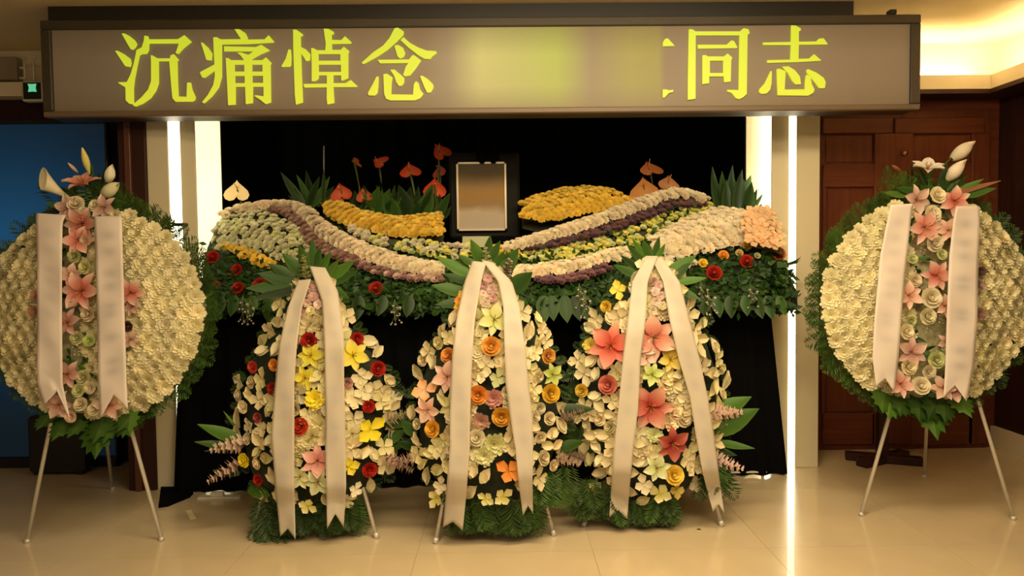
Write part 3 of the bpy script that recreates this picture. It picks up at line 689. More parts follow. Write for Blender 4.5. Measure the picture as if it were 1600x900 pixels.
band('brown-purple crescent of flowers on the left dome beside the cream band',BG,[(418,322),(452,326),(476,346),(492,372),(520,388),(560,404)],[(420,330),(448,336),(464,354),(480,378),(512,400),(556,416)],[m((.30,.15,.11)),m((.24,.11,.09)),m((.40,.24,.18))],.044,.056,.0,seed=2,off=.06)
band('cream wave of chrysanthemums rolling from the left dome to the centre',BG,[(345,334),(375,321),(420,315),(462,317),(487,327),(500,342),(530,362),(570,382),(630,402),(692,414)],[(350,340),(380,329),(420,322),(458,326),(476,344),(492,362),(520,382),(560,402),(620,420),(690,430)],[m(CREAM),m(CREAM2),m((.88,.72,.50))],.046,.062,.03,seed=3,off=.05)
band('thin pink-mauve line of flowers under the left cream wave',BG,[(506,384),(540,398),(580,415),(640,430),(692,433)],[(506,394),(540,408),(580,426),(640,439),(692,439)],[m((.52,.30,.24)),m(MAUVE),m((.62,.42,.34))],.044,.055,.0,seed=4,off=.05)
band('golden yellow band of chrysanthemums left of the portrait',BG,[(503,304),(530,311),(565,331),(620,340),(690,333)],[(509,330),(528,346),(570,358),(630,370),(694,368)],[m(YEL),m((.88,.64,.10)),m((.80,.50,.04))],.046,.062,.03,seed=5,off=-.02)
band('loose white and green flowers under the left yellow band',BG,[(536,350),(580,366),(640,374),(692,380),(742,384)],[(560,372),(610,388),(650,396),(700,408),(742,398)],[m((.72,.66,.44)),m(PALEG),m(YELG),m((.70,.60,.44))],.050,.056,.0,keep=.78,seed=6,off=.02)
band('domed bed of yellow chrysanthemums right of the portrait',BG,[(814,318),(838,306),(870,297),(912,291),(952,296),(996,313)],[(816,338),(845,345),(872,342),(905,334),(950,325),(992,317)],[m(YEL),m((.88,.62,.08)),m((.84,.56,.05))],.046,.062,.05,seed=7,off=-.06)
band('upper cream stripe sweeping up to the right of the portrait',BG,[(784,383),(830,370),(880,353),(940,334),(1000,311),(1045,295),(1080,298),(1112,312)],[(790,391),(832,381),(880,367),(940,348),(1000,328),(1045,308),(1078,306),(1108,317)],[m(CREAM),m(CREAM2)],.044,.060,.02,seed=8,off=.05)
band('dark purple stripe under the upper cream stripe',BG,[(806,386),(850,376),(900,363),(950,348),(1000,331),(1050,310),(1105,317)],[(812,392),(860,388),(910,376),(960,362),(1010,343),(1055,324),(1100,322)],[m(PURP),m((.10,.04,.06)),m((.16,.06,.06))],.046,.058,.0,seed=9,off=.02)
band('yellow-green stripe of small flowers on the right slope',BG,[(788,394),(840,391),(900,379),(950,366),(1005,346),(1055,326),(1112,316)],[(792,406),(850,408),(910,404),(960,394),(1015,376),(1060,356),(1110,330)],[m(YELG),m((.70,.62,.10)),m(PALEG),m((.56,.60,.12))],.050,.054,.0,keep=.85,seed=10,off=.0)
band('large cream drift of chrysanthemums at the right end of the altar',BG,[(1016,374),(1050,356),(1085,338),(1125,324),(1165,332),(1194,352)],[(1032,396),(1062,398),(1092,396),(1120,388),(1152,380),(1180,376)],[m((.90,.74,.50)),m(CREAM),m((.90,.78,.58))],.056,.080,.05,seed=11,off=.03)
band('lower cream stripe right of the centre wreath top',BG,[(800,419),(850,413),(900,405),(945,392),(984,386)],[(804,433),(850,431),(900,423),(945,409),(984,404)],[m((.90,.74,.50)),m(CREAM)],.046,.064,.03,seed=12,off=.05)
band('short purple fringe of flowers under the lower cream stripe',BG,[(838,434),(875,431),(910,425),(950,412)],[(842,442),(878,442),(915,436),(956,422)],[m((.17,.07,.09)),m((.24,.10,.11))],.044,.056,.0,seed=13,off=.07)
band('small bright yellow cluster at the centre of the altar',BG,[(772,384),(790,386),(812,388)],[(776,402),(792,404),(808,400)],[m((.84,.60,.03)),m(YEL)],.046,.056,.0,seed=14,off=.03)
band('peach flowers beside the right light column',BG,[(1160,338),(1185,325),(1206,330)],[(1172,382),(1196,386),(1222,394)],[('f',PEACH,(.92,.66,.40)),('f',(.92,.66,.40),PEACH)],.065,.10,.02,seed=15,off=.16)
band('scattered white daisies at the foot of the right cream drift',BG,[(1032,398),(1060,402),(1090,402)],[(1036,414),(1056,418),(1082,420)],[m(WHITEY),m((.72,.70,.52))],.055,.060,.0,keep=.85,seed=16,off=.05)

# ---- anthuriums and leaf tufts behind the bands
AN=(.66,.06,.015); AO=(.62,.18,.04)
def anth(x,y,s,bx,by,face,roll,c,lab,Y=5.28,cs=(.75,.35,.12)):
    h=P(x,y,Y); b=P(bx,by,Y+.02); r=thing('anthurium',lab,'flower',tuple(b),'anthuriums behind the altar flowers')
    link('stem',stem_mesh(Vector((0,0,0)),h-b,.008,(.10,.12,.03)),r)
    put('spathe',anthurium_mesh(c,cs),r,h,face,pxs(s*1.2,Y),roll)
anth(371,296,30,372,330,(0,-1,.15),0,(.86,.66,.34),'cream anthurium standing alone above the left dome',5.1,(.55,.40,.25))
anth(686,236,26,672,345,(.5,-1,.6),.5,AN,'tallest red anthurium beside the portrait',5.3)
anth(688,266,20,676,350,(-.6,-.8,.3),.2,(.5,.09,.05),'small dull red anthurium below the tallest one',5.34)
anth(679,290,28,672,350,(.2,-1,-.3),0,AN,'orange-red anthurium low beside the portrait',5.24)
anth(640,266,26,646,345,(.1,-1,.7),.2,AN,'red anthurium with a pale spike left of the portrait',5.28)
anth(592,254,22,592,345,(-.2,-1,.9),1.2,AN,'red anthurium tilted flat near the middle of the left group',5.28)
anth(554,254,16,558,330,(.9,-.6,.8),1.5,(.7,.18,.03),'narrow orange anthurium seen edge on',5.3)
anth(533,298,26,534,335,(-.1,-1,.1),.2,(.55,.06,.02),'round red anthurium low at the left of its group',5.22)
anth(568,303,20,566,335,(.2,-1,.1),.2,(.45,.06,.02),'small dark red anthurium low in the leaves',5.22)
anth(1014,264,30,1016,318,(.1,-.75,.75),.15,AO,'upper orange anthurium above the right cream stripe',5.3)
anth(1006,294,36,1012,318,(-.2,-1,.2),.1,(.66,.26,.05),'large orange anthurium above the right yellow dome',5.26)
anth(1044,286,28,1042,315,(.2,-.9,.6),-.2,(.5,.20,.07),'right orange anthurium above the cream stripe',5.28)
def tuft(lab,cx,cy,list_,Y,cols,w=.16):
    b=P(cx,cy,Y); r=thing('leaf_tuft',lab,'foliage',tuple(b),'leafy tufts behind the altar flowers')
    for i,(x0,y0,x1,y1,k) in enumerate(list_):
        leafput('leaf',lance_mesh(cols[i%len(cols)],w*k,.15),r,P(x0,y0,Y+.01*(i%3)),P(x1,y1,Y-.05+.03*(i%3)),(random.uniform(-.5,.5),-1,.2))
    return r
tuft('tuft of dark pointed leaves behind the left cream band',480,325,[(478,325,437,268,1),(482,325,455,295,1),(485,325,482,265,1.2),(480,325,500,272,1),(486,325,520,275,1),(490,322,508,300,1.6),(476,325,448,305,1),(484,326,468,270,1.2),(495,322,525,290,1.4),(505,320,507,262,.6),(470,328,462,290,1.4)],5.2,[G3,G1,G3],.2)
stk=MB(); stk.cur=(.45,.42,.34); a_=P(506,298,5.2); b_=P(506,228,5.2); stk.tube([(0,0,0),tuple(b_-a_)],.005,5); o=link('thin_stick',stk.mesh('thin_stick',PETAL),None,tuple(a_)); tag(o,'thin pale upright stick above the left leaf tuft','stick')
L_=[]; rs=random.Random(5)
for k in range(34):
    x0=rs.uniform(565,690); L_.append((x0,343,x0+rs.uniform(-26,26),rs.uniform(286,322),rs.uniform(1.2,2.6)))
L_+=[(600,330,632,292,.9),(560,330,540,300,1),(590,330,565,288,1),(612,335,600,300,1.2),(672,345,668,300,.8)]
tuft('bushy green leaves among the anthuriums left of the portrait',625,345,L_,5.27,[G1,G3,G2,G1,G3],.17)
L_=[(1150+dx*.5,338,1150+dx,338-h_,k) for dx,h_,k in ((-44,80,.9),(-36,52,1.2),(-28,72,1.2),(-20,60,1.4),(-12,82,1),(-4,62,1.6),(4,76,1.2),(10,60,2),(18,66,2),(26,56,1.8),(34,44,1.2),(30,20,1.0),(42,40,.9),(-24,50,1.6),(-2,50,2),(46,24,.8))]
tuft('dark leafy tuft at the right end of the altar by the light column',1150,340,L_,5.2,[G3,(.02,.05,.025),G1],.2)
# ---- portrait frame
pY=5.36; a=P(713,254,pY); b=P(792,360,pY)
pf=thing('portrait_frame','silver framed portrait with a blurred picture in a black surround','picture frame',((a.x+b.x)/2,pY,b.z-.06))
o0=P(700,238,pY); o1=P(813,372,pY)
M_PS=mat('surround_black',(.014,.012,.008),.7,spec=.15); 
sb=boxo('surround',(o0.x,pY+.02,o1.z),(o1.x,pY+.08,o0.z),M_PS,pf,.02)
fr=MB(); t_=.014
for (x0,z0,x1,z1) in ((a.x,b.z,a.x+t_,a.z),(b.x-t_,b.z,b.x,a.z),(a.x,a.z-t_,b.x,a.z),(a.x,b.z,b.x,b.z+t_)):
    fr.box(Vector((x0,pY-.02,z0))-pf.location,Vector((x1,pY+.02,z1))-pf.location)
link('frame',fr.mesh('frame',mat('silver_frame',(.62,.52,.36),.35,.2),False),pf)
mpz=bpy.data.materials.new('blurred_picture'); mpz.use_nodes=True; nt=mpz.node_tree; bs=nt.nodes['Principled BSDF']; bs.inputs['Roughness'].default_value=.7; bs.inputs['Specular IOR Level'].default_value=.1
tc=nt.nodes.new('ShaderNodeTexCoord'); sx=nt.nodes.new('ShaderNodeSeparateXYZ'); nt.links.new(tc.outputs['Generated'],sx.inputs[0])
nz=nt.nodes.new('ShaderNodeTexNoise'); nz.inputs['Scale'].default_value=1.6; nt.links.new(tc.outputs['Generated'],nz.inputs['Vector'])
ad=nt.nodes.new('ShaderNodeMath'); ad.operation='MULTIPLY_ADD'; nt.links.new(nz.outputs['Fac'],ad.inputs[0]); ad.inputs[1].default_value=.25; nt.links.new(sx.outputs['Z'],ad.inputs[2])
cr=nt.nodes.new('ShaderNodeValToRGB'); e=cr.color_ramp.elements; e[0].position=.1; e[0].color=(.50,.42,.33,1); e[1].position=1.05 if False else 1.0; e[1].color=(.17,.13,.08,1)
for p_,c_ in ((.38,(.48,.38,.27,1)),(.5,(.30,.19,.09,1)),(.65,(.33,.19,.06,1)),(.8,(.28,.18,.08,1))): x_=e.new(p_); x_.color=tuple(min(1,q_*1.15) for q_ in c_[:3])+(1,)
nt.links.new(ad.outputs[0],cr.inputs['Fac']); nt.links.new(cr.outputs['Color'],bs.inputs['Base Color']); nt.links.new(cr.outputs['Color'],bs.inputs['Emission Color']); bs.inputs['Emission Strength'].default_value=0.0
boxo('picture',(a.x+.01,pY-.005,b.z+.01),(b.x-.01,pY+.015,a.z-.01),mpz,pf)
k0=P(748,226,pY-.03); k1=P(776,256,pY-.03); bw=MB(); bw.cur=(.01,.01,.01)
cx_=(k0.x+k1.x)/2; cz_=(k0.z+k1.z)/2
for s in (-1,1):
    bw.grid(lambda u,v:((cx_+s*u*.085-pf.location.x),pY-.03-.03*math.sin(PI*u)-pf.location.y,cz_+(v-.5)*(.05+.07*math.sin(PI*u*.8))-pf.location.z),6,3)
    bw.grid(lambda u,v:((cx_+s*(.015+.03*v)+(u-.5)*.035-pf.location.x),pY-.035-pf.location.y,cz_-.07*v-pf.location.z),2,3)
bw.box((cx_-.018-pf.location.x,pY-.06-pf.location.y,cz_-.02-pf.location.z),(cx_+.018-pf.location.x,pY-.02-pf.location.y,cz_+.025-pf.location.z))
link('black_bow',bw.mesh('black_bow',M_BLACK),pf)
boxo('stand',(o0.x+.05,pY+.03,1.12),(o1.x-.05,pY+.12,o1.z+.02),M_BLACK,pf,.004)
nc0=P(722,369,5.25); nc1=P(766,386,5.25)
ncd=MB().add([(nc0.x,5.25,nc1.z),(nc1.x,5.25,nc1.z),(nc1.x,5.31,nc0.z),(nc0.x,5.31,nc0.z),(nc0.x,5.34,nc1.z),(nc1.x,5.34,nc1.z)],[(0,1,2,3),(1,5,2),(0,3,4),(3,2,5,4),(0,4,5,1)])
tag(link('name_card',ncd.mesh('name_card',mat('card_cream',(.55,.55,.32),.6),False)),'small blank cream card propped under the portrait','card')

# ================================================================== ribbons
def ribbon(root,Yf,left,right,notch,smud,col,seed=0,name='ribbon'):
    """left, right: edge polylines (x,y) top to bottom; Yf(px,py) gives the depth"""
    rs=random.Random(seed); nv=60; nu=8; mb=MB()
    lt=[(y,x) for x,y in left]; rt=[(y,x) for x,y in right]
    y0=max(left[0][1],right[0][1])
    ph=rs.uniform(0,6)
    spots=[rs.uniform(.92,1.08)*(.1+.085*k) for k in range(9)]
    def fn(u,v):
        ya=lerp(left[0][1],left[-1][1],v); yb=lerp(right[0][1],right[-1][1],v)
        xa=pl(lt,ya)[0]; xb=pl(rt,yb)[0]; x=lerp(xa,xb,u); y=lerp(ya,yb,u)
        vs=min(.9,(notch[1]-12-y0)/(max(left[-1][1],right[-1][1])-y0))
        if v>vs:
            tri=abs(2*u-1); ye=lerp(notch[1],(left if u<.5 else right)[-1][1],tri)
            ys=lerp(lerp(left[0][1],left[-1][1],vs),lerp(right[0][1],right[-1][1],vs),u); y=lerp(ys,ye,(v-vs)/(1-vs))
        p=P(x,y,Yf(x,y)-.006-.010*math.sin(v*9+ph)*0.6-.008*math.sin(u*PI)*math.sin(v*14+ph))
        return tuple(p-root.location)
    def cf(u,v):
        d=min(abs(v-s) for s in spots); k=math.exp(-(d/.022)**2)*math.exp(-((u-.5)/.26)**2)*smud
        return mixc(col,(.42,.38,.36),k)
    mb.grid(fn,nu,nv,cf)
    o=link(name,mb.mesh('ribbon',RIB),root)
    md=o.modifiers.new('thickness','SOLIDIFY'); md.thickness=.0015
    return o
# ================================================================== round side wreaths
def round_wreath(label,cx,cy,rd,feet,rear,hub,Yp,flowers,ribs,tops,jags,seed,capleaf):
    rs=random.Random(seed)
    c=P(cx,cy,Yp(cy)); root=thing('round_wreath',label,'wreath',(c.x,c.y+.2,0),'large round standing wreaths')
    def Q(px,py,o=0): return P(px,py,Yp(py)-o)
    # easel
    hb=P(hub[0],hub[1],Yp(hub[1])+.14)
    for f_ in feet+[rear]:
        fp=PF(*f_); mb=MB(); mb.tube([fp-root.location,fp.lerp(hb,.5)-root.location,hb-root.location],.0105,10)
        mb.tube([fp-root.location,fp+(hb-fp).normalized()*.02-root.location],.014,10)
        link('leg',mb.mesh('leg',M_STEEL),root)
    Rw=pxs(rd,Yp(cy)); n0=Vector((0,-1,.12)).normalized()
    ctr=P(cx,cy,Yp(cy))
    zdir=(P(cx,cy-100,Yp(cy-100))-ctr).normalized(); xdir=Vector((1,0,0)); nrm=xdir.cross(zdir).normalized()
    if nrm.y>0: nrm=-nrm
    def D(x,z,o=0): return ctr+xdir*x+zdir*z+nrm*o
    # backing disc (domed) and ring
    mb=MB()
    mb.grid(lambda u,v: tuple(D(Rw*.97*v*math.cos(2*PI*u),Rw*.97*v*math.sin(2*PI*u),.035*(1-v*v)-.01)-root.location),48,8)
    mb.grid(lambda u,v: tuple(D(Rw*(.97+.02*v)*math.cos(2*PI*u),Rw*(.97+.02*v)*math.sin(2*PI*u),-.01-.09*v)-root.location),48,2)
    mb.grid(lambda u,v: tuple(D(Rw*.99*(1-v)*math.cos(2*PI*u),Rw*.99*(1-v)*math.sin(2*PI*u),-.10)-root.location),48,2)
    link('backing_disc',mb.mesh('backing_disc',M_STRAW),root)
    for ring,(n,rr,ln,cols) in enumerate(((70,.93,.25,[G3,G1]),(84,.97,.19,[G1,G2,G1]),(84,.90,.22,[G2,G1,G4]))):
        for k in range(n):
            a=2*PI*(k+rs.random()*.7)/n; r0=Rw*rr; 
            sc=1.0+.10*math.sin(a)
            p=D(r0*math.cos(a),r0*math.sin(a),-.05-.02*ring); L=Rw*ln*rs.uniform(.85,1.2)*sc; aa=a+rs.uniform(-.5,.5)
            d=(xdir*math.cos(aa)+zdir*math.sin(aa)-nrm*rs.uniform(-.2,.35)); 
            o=leafput('fern_frond',fern_mesh(rs.choice(cols),11,.34,.25),root,p,p+d*L,tuple(nrm+Vector((rs.uniform(-.4,.4),0,rs.uniform(-.2,.5)))))
    # the white field of chrysanthemums
    sp=Rw/8.6; cnt=0
    jit=rs.uniform
    rows=int(2*Rw/(sp*.866))+1; pts=[]
    for r in range(rows+1):
        z=-Rw+sp*.5+r*sp*.866
        for k in range(-12,13):
            x=(k+(.5 if r%2 else 0))*sp; 
            if math.hypot(x,z)<Rw-sp*.36: pts.append((x,z))
    for k in range(46): a=2*PI*k/46; pts.append(((Rw-sp*.22)*math.cos(a),(Rw-sp*.22)*math.sin(a)))
    strip=0
    for x,z in pts:
        pxx=cx+x/Rw*rd
        xs0,xs1=flowers['strip']
        if xs0+6<pxx<xs1-6: continue
        x+=jit(-.12,.12)*sp; z+=jit(-.12,.12)*sp; rr=math.hypot(x,z)/Rw
        p=D(x,z,.05*(1-rr*rr)+.008); n_=(nrm+xdir*(x/Rw*.35)+zdir*(z/Rw*.35)+Vector((jit(-.2,.2),0,jit(-.2,.2))))
        if cnt<298: put('chrysanthemum',mum_mesh(rs.choice([(.80,.73,.44),(.83,.75,.47),(.78,.71,.41)])),root,p,n_,sp*1.42*jit(.92,1.1)); cnt+=1
    # dark leafy strip under the centre flowers
    xs0,xs1=flowers['strip']
    for k in range(46):
        px_=rs.uniform(xs0,xs1); py_=rs.uniform(cy-rd+10,cy+rd-6); p=Q(px_,py_,.05); a=rs.uniform(0,2*PI)
        leafput('leaf',lance_mesh(rs.choice([G1,G3,G2]),.4,.3),root,p,p+Vector((math.cos(a)*.06,-.02,math.sin(a)*.06)),(rs.uniform(-.4,.4),-1,rs.uniform(-.2,.5)))
    for (kd,x,y,s,c1,c2) in flowers['list']:
        p=Q(x,y,.10); dr=(rs.uniform(-.25,.25),-1,rs.uniform(-.1,.35)); s_=pxs(s,Yp(y))
        if kd=='lily': put('lily',lily_mesh(c1,c2,.34),root,p,dr,s_*1.1)
        elif kd=='rose': put('rose',rose_mesh(c1,c2),root,p,dr,s_*1.2)
        elif kd=='mum': put('chrysanthemum',mum_mesh(c1,c2),root,p,dr,s_)
        elif kd=='sprig': leafput('sprig',sprig_mesh(),root,p,p+Vector((rs.uniform(-.04,.04),-.02,.07)))
    for (kd,x,y,s,dr,roll,c1,c2) in tops:
        p=Q(x,y,.05); s_=pxs(s,Yp(y))
        if kd=='calla': put('calla_lily',calla_mesh(c1),root,p,dr,s_,roll)
        elif kd=='lily': put('lily',lily_mesh(c1,c2,.34,.9,-1.2),root,p,dr,s_,roll)
        elif kd=='oval':
            o=put('bud',cached(('oval',c1),lambda:(lambda m_:(m_.grid(lambda u,v:((.27*math.sin(PI*(v*.88+.1))**.7*math.cos(u*2*PI)),(.27*math.sin(PI*(v*.88+.1))**.7*math.sin(u*2*PI)),v-.5+.12*v*math.cos(u*2*PI)),12,7,lambda u,v:mixc((.6,.55,.35),c1,v*2)),setattr(m_,'cur',(.10,.16,.05)),m_.tube([(0,0,-.45),(0,0,-1.0),(-.1,0,-1.9)],.05,6),m_.mesh('bud',PETAL))[3])(MB())),root,p,dr,s_,roll)
        elif kd=='bud': put('bud',cached(('bud',c1,c2),lambda:MB().grid(lambda u,v:((.13*math.sin(PI*(v*.9+.05))*math.cos(u*2*PI)),(.13*math.sin(PI*(v*.9+.05))*math.sin(u*2*PI)),v),8,6,lambda u,v:mixc(c2,c1,v)).mesh('bud',PETAL)),root,p,dr,s_,roll)
    for (x0,y0,x1,y1,w_,c_) in capleaf:
        leafput('leaf',lance_mesh(c_,w_,.12),root,Q(x0,y0,.02),Q(x1,y1,.04),(rs.uniform(-.4,.4),-1,.25))
    for (x0,y0,x1,y1,c_) in jags:
        leafput('leaf',jag_mesh(c_),root,Q(x0,y0,.02),Q(x1,y1,.10),(0,-1,.3))
    # crown of ferns on top
    for k in range(26):
        x_=cx+rs.uniform(-55,55)+flowers.get('dx',0); y_=cy-rd+rs.uniform(-8,8); a=PI/2+rs.uniform(-1.1,1.1); p=Q(x_,y_,-.02); L=pxs(rs.uniform(28,50),4)
        leafput('fern_frond',fern_mesh(rs.choice([G1,G3,G2]),11,.34,.2),root,p,p+Vector((math.cos(a),-.1,math.sin(a)))*L,(rs.uniform(-.4,.4),-1,.3))
    for i,(l_,r_,nt_) in enumerate(ribs):
        ribbon(root,lambda x,y:Yp(y)-.15,l_,r_,nt_,.55 if i else .3,(.78,.68,.60),seed+i)
    return root
LP=(.60,.13,.09); LW=(.88,.68,.55)
YpL=lambda py: 3.70+(690-py)/370*.16
L1=[('lily',130,350,44,LP,LW),('lily',108,325,34,(.6,.35,.3),LW),('lily',165,325,34,(.6,.35,.3),LW),('lily',124,376,38,LP,LW),('lily',130,455,52,LP,LW),('rose',120,320,26,CREAM,None),('rose',150,322,20,CREAM,None),
('rose',132,335,22,CREAM,None),('rose',118,400,22,PALEG,None),('rose',135,418,22,(.7,.68,.3),None),('lily',112,430,30,(.6,.3,.25),LW),('rose',118,470,24,CREAM,None),('rose',140,490,26,CREAM2,None),('lily',108,505,40,(.6,.25,.2),LW),('rose',122,528,22,PALEG,None),('rose',140,532,18,(.6,.7,.25),None),
('sprig',125,560,20,0,0),('lily',108,585,38,(.66,.30,.22),LW),('rose',132,590,24,(.80,.74,.4),None),('rose',125,610,22,PALEG,None),('rose',142,605,20,CREAM,None),('lily',95,632,38,(.7,.36,.28),LW),('rose',128,632,22,(.8,.7,.45),None),('lily',172,632,36,(.66,.30,.22),LW),('rose',148,640,20,CREAM,None),
('rose',112,650,20,(.85,.6,.45),None),('lily',205,458,36,LP,LW),('lily',208,480,24,(.6,.3,.3),LW),('rose',200,510,18,(.10,.05,.04),None),('lily',205,530,24,(.6,.36,.3),LW),('mum',55,462,16,(.6,.3,.2),None),('mum',54,486,18,(.45,.22,.12),None),('sprig',205,420,20,0,0),('rose',135,376,18,CREAM,None)]
T1=[('calla',112,312,50,(-.62,-.30,.46),2.4,(.82,.74,.50),None),('lily',131,292,50,(.0,-.6,1),.3,(.78,.20,.12),(.90,.66,.52)),('bud',140,272,40,(-.08,-.3,1),0,(.80,.66,.18),(.6,.6,.2)),('bud',122,270,20,(-.3,-.6,.6),0,(.85,.66,.45),(.7,.5,.3)),
('oval',172,272,28,(.5,-.35,.8),2.0,(.84,.78,.58),None),('oval',172,297,36,(.85,-.35,.4),1.2,(.74,.70,.44),None)]
C1=[(120,320,98,290,.5,(.02,.035,.02)),(150,330,185,310,.5,(.02,.035,.02)),(135,310,150,255,.2,G1),(150,310,175,250,.16,G3),(110,325,70,318,.3,G1),(150,320,205,318,.25,G1),(100,330,62,335,.5,(.01,.015,.012)),(140,310,160,270,.4,G3),(120,315,112,275,.3,G3)]
J1=[(100,655,85,695,G2),(125,655,108,690,G1),(150,655,158,722,G2),(160,650,150,700,G1),(190,648,212,686,G2),(205,645,185,680,G1),(75,645,60,678,G1),(170,660,165,700,G1)]
R1=[([(57,333),(56,345),(58,400),(58,500),(58,600),(68,634)],[(103,336),(98,348),(97,400),(97,500),(98,600),(111,660)],(80,611)),
    ([(147,338),(147,350),(150,400),(152,500),(154,600),(156,655)],[(190,338),(191,350),(192,400),(195,500),(198,600),(200,640)],(178,617))]
# hooked fold where each ribbon starts is part of its mesh
round_wreath('round white wreath with pink lilies before the blue pane, far left',150,489,161,[(42,848),(253,845)],(176,764),(131,403),YpL,{'strip':(96,152),'list':L1},R1,T1,J1,31,C1)
YpR=lambda py: 3.86+(660-py)/370*.16
L2=[('lily',1430,312,38,(.6,.34,.28),LW),('lily',1490,314,38,LP,LW),('rose',1462,306,28,CREAM,None),('rose',1455,335,28,CREAM,None),('lily',1442,355,46,(.74,.24,.18),LW),('lily',1480,360,34,(.66,.34,.24),LW),('rose',1458,380,28,CREAM,None),('sprig',1440,400,20,0,0),('rose',1470,398,18,PALEG,None),
('lily',1461,430,40,LP,LW),('rose',1428,438,22,CREAM2,None),('lily',1418,462,36,(.66,.32,.22),LW),('rose',1452,466,34,CREAM,None),('lily',1475,478,30,(.66,.32,.22),LW),('rose',1447,494,28,(.78,.72,.45),None),('rose',1422,502,18,PALEG,None),('rose',1414,518,26,CREAM,None),('sprig',1450,520,20,0,0),('sprig',1470,510,20,0,0),
('lily',1422,550,42,(.66,.34,.30),LW),('rose',1418,572,28,(.84,.74,.46),None),('rose',1462,562,28,PALEG,None),('rose',1450,580,22,CREAM,None),('lily',1405,600,36,(.7,.28,.22),LW),('rose',1437,603,30,CREAM,None),('lily',1472,606,34,(.7,.38,.26),LW),('lily',1490,610,30,(.66,.34,.30),LW),('rose',1470,545,18,(.5,.5,.25),None),
('mum',1533,424,16,(.12,.06,.05),None),('mum',1530,445,18,(.45,.30,.24),None),('mum',1531,490,20,(.36,.20,.14),None),('rose',1425,405,16,PALEG,None),('lily',1478,535,26,(.6,.28,.24),LW)]
T2=[('lily',1448,268,46,(-.1,-.6,1),.2,(.84,.74,.62),(.90,.82,.72)),('oval',1504,236,38,(.75,-.2,.6),.5,(.88,.76,.60),None),('oval',1493,267,36,(.55,-.3,.7),.5,(.88,.76,.60),None),('bud',1408,268,22,(-.8,-.3,.4),0,(.35,.12,.05),(.2,.1,.04))]
C2=[(1440,300,1395,295,.25,G1),(1500,305,1555,296,.28,G2),(1490,305,1535,280,.25,G4),(1460,300,1430,262,.3,G3),(1470,300,1478,255,.3,G3),(1455,300,1452,275,.4,G2),(1420,305,1375,302,.22,G4),(1480,300,1500,280,.3,G1),(1475,305,1560,285,.1,(.3,.12,.06))]
J2=[(1395,618,1382,660,G2),(1412,620,1400,655,G1),(1440,622,1430,665,G1),(1455,622,1456,692,G2),(1470,622,1440,660,G1),(1495,615,1514,658,G2),(1478,622,1470,665,G1),(1385,612,1372,650,G2)]
R2=[([(1392,320),(1388,335),(1375,400),(1366,500),(1363,560),(1369,605)],[(1427,318),(1424,335),(1417,400),(1408,500),(1404,560),(1397,612)],(1377,591)),
    ([(1494,322),(1490,340),(1483,400),(1479,500),(1477,570),(1474,622)],[(1530,322),(1531,345),(1529,400),(1527,500),(1522,570),(1510,627)],(1496,602))]
round_wreath('round white wreath with pink lilies before the wooden doors, far right',1447,470,160,[(1345,806),(1584,812)],(1444,745),(1461,400),YpR,{'strip':(1408,1482),'list':L2},R2,T2,J2,47,C2)

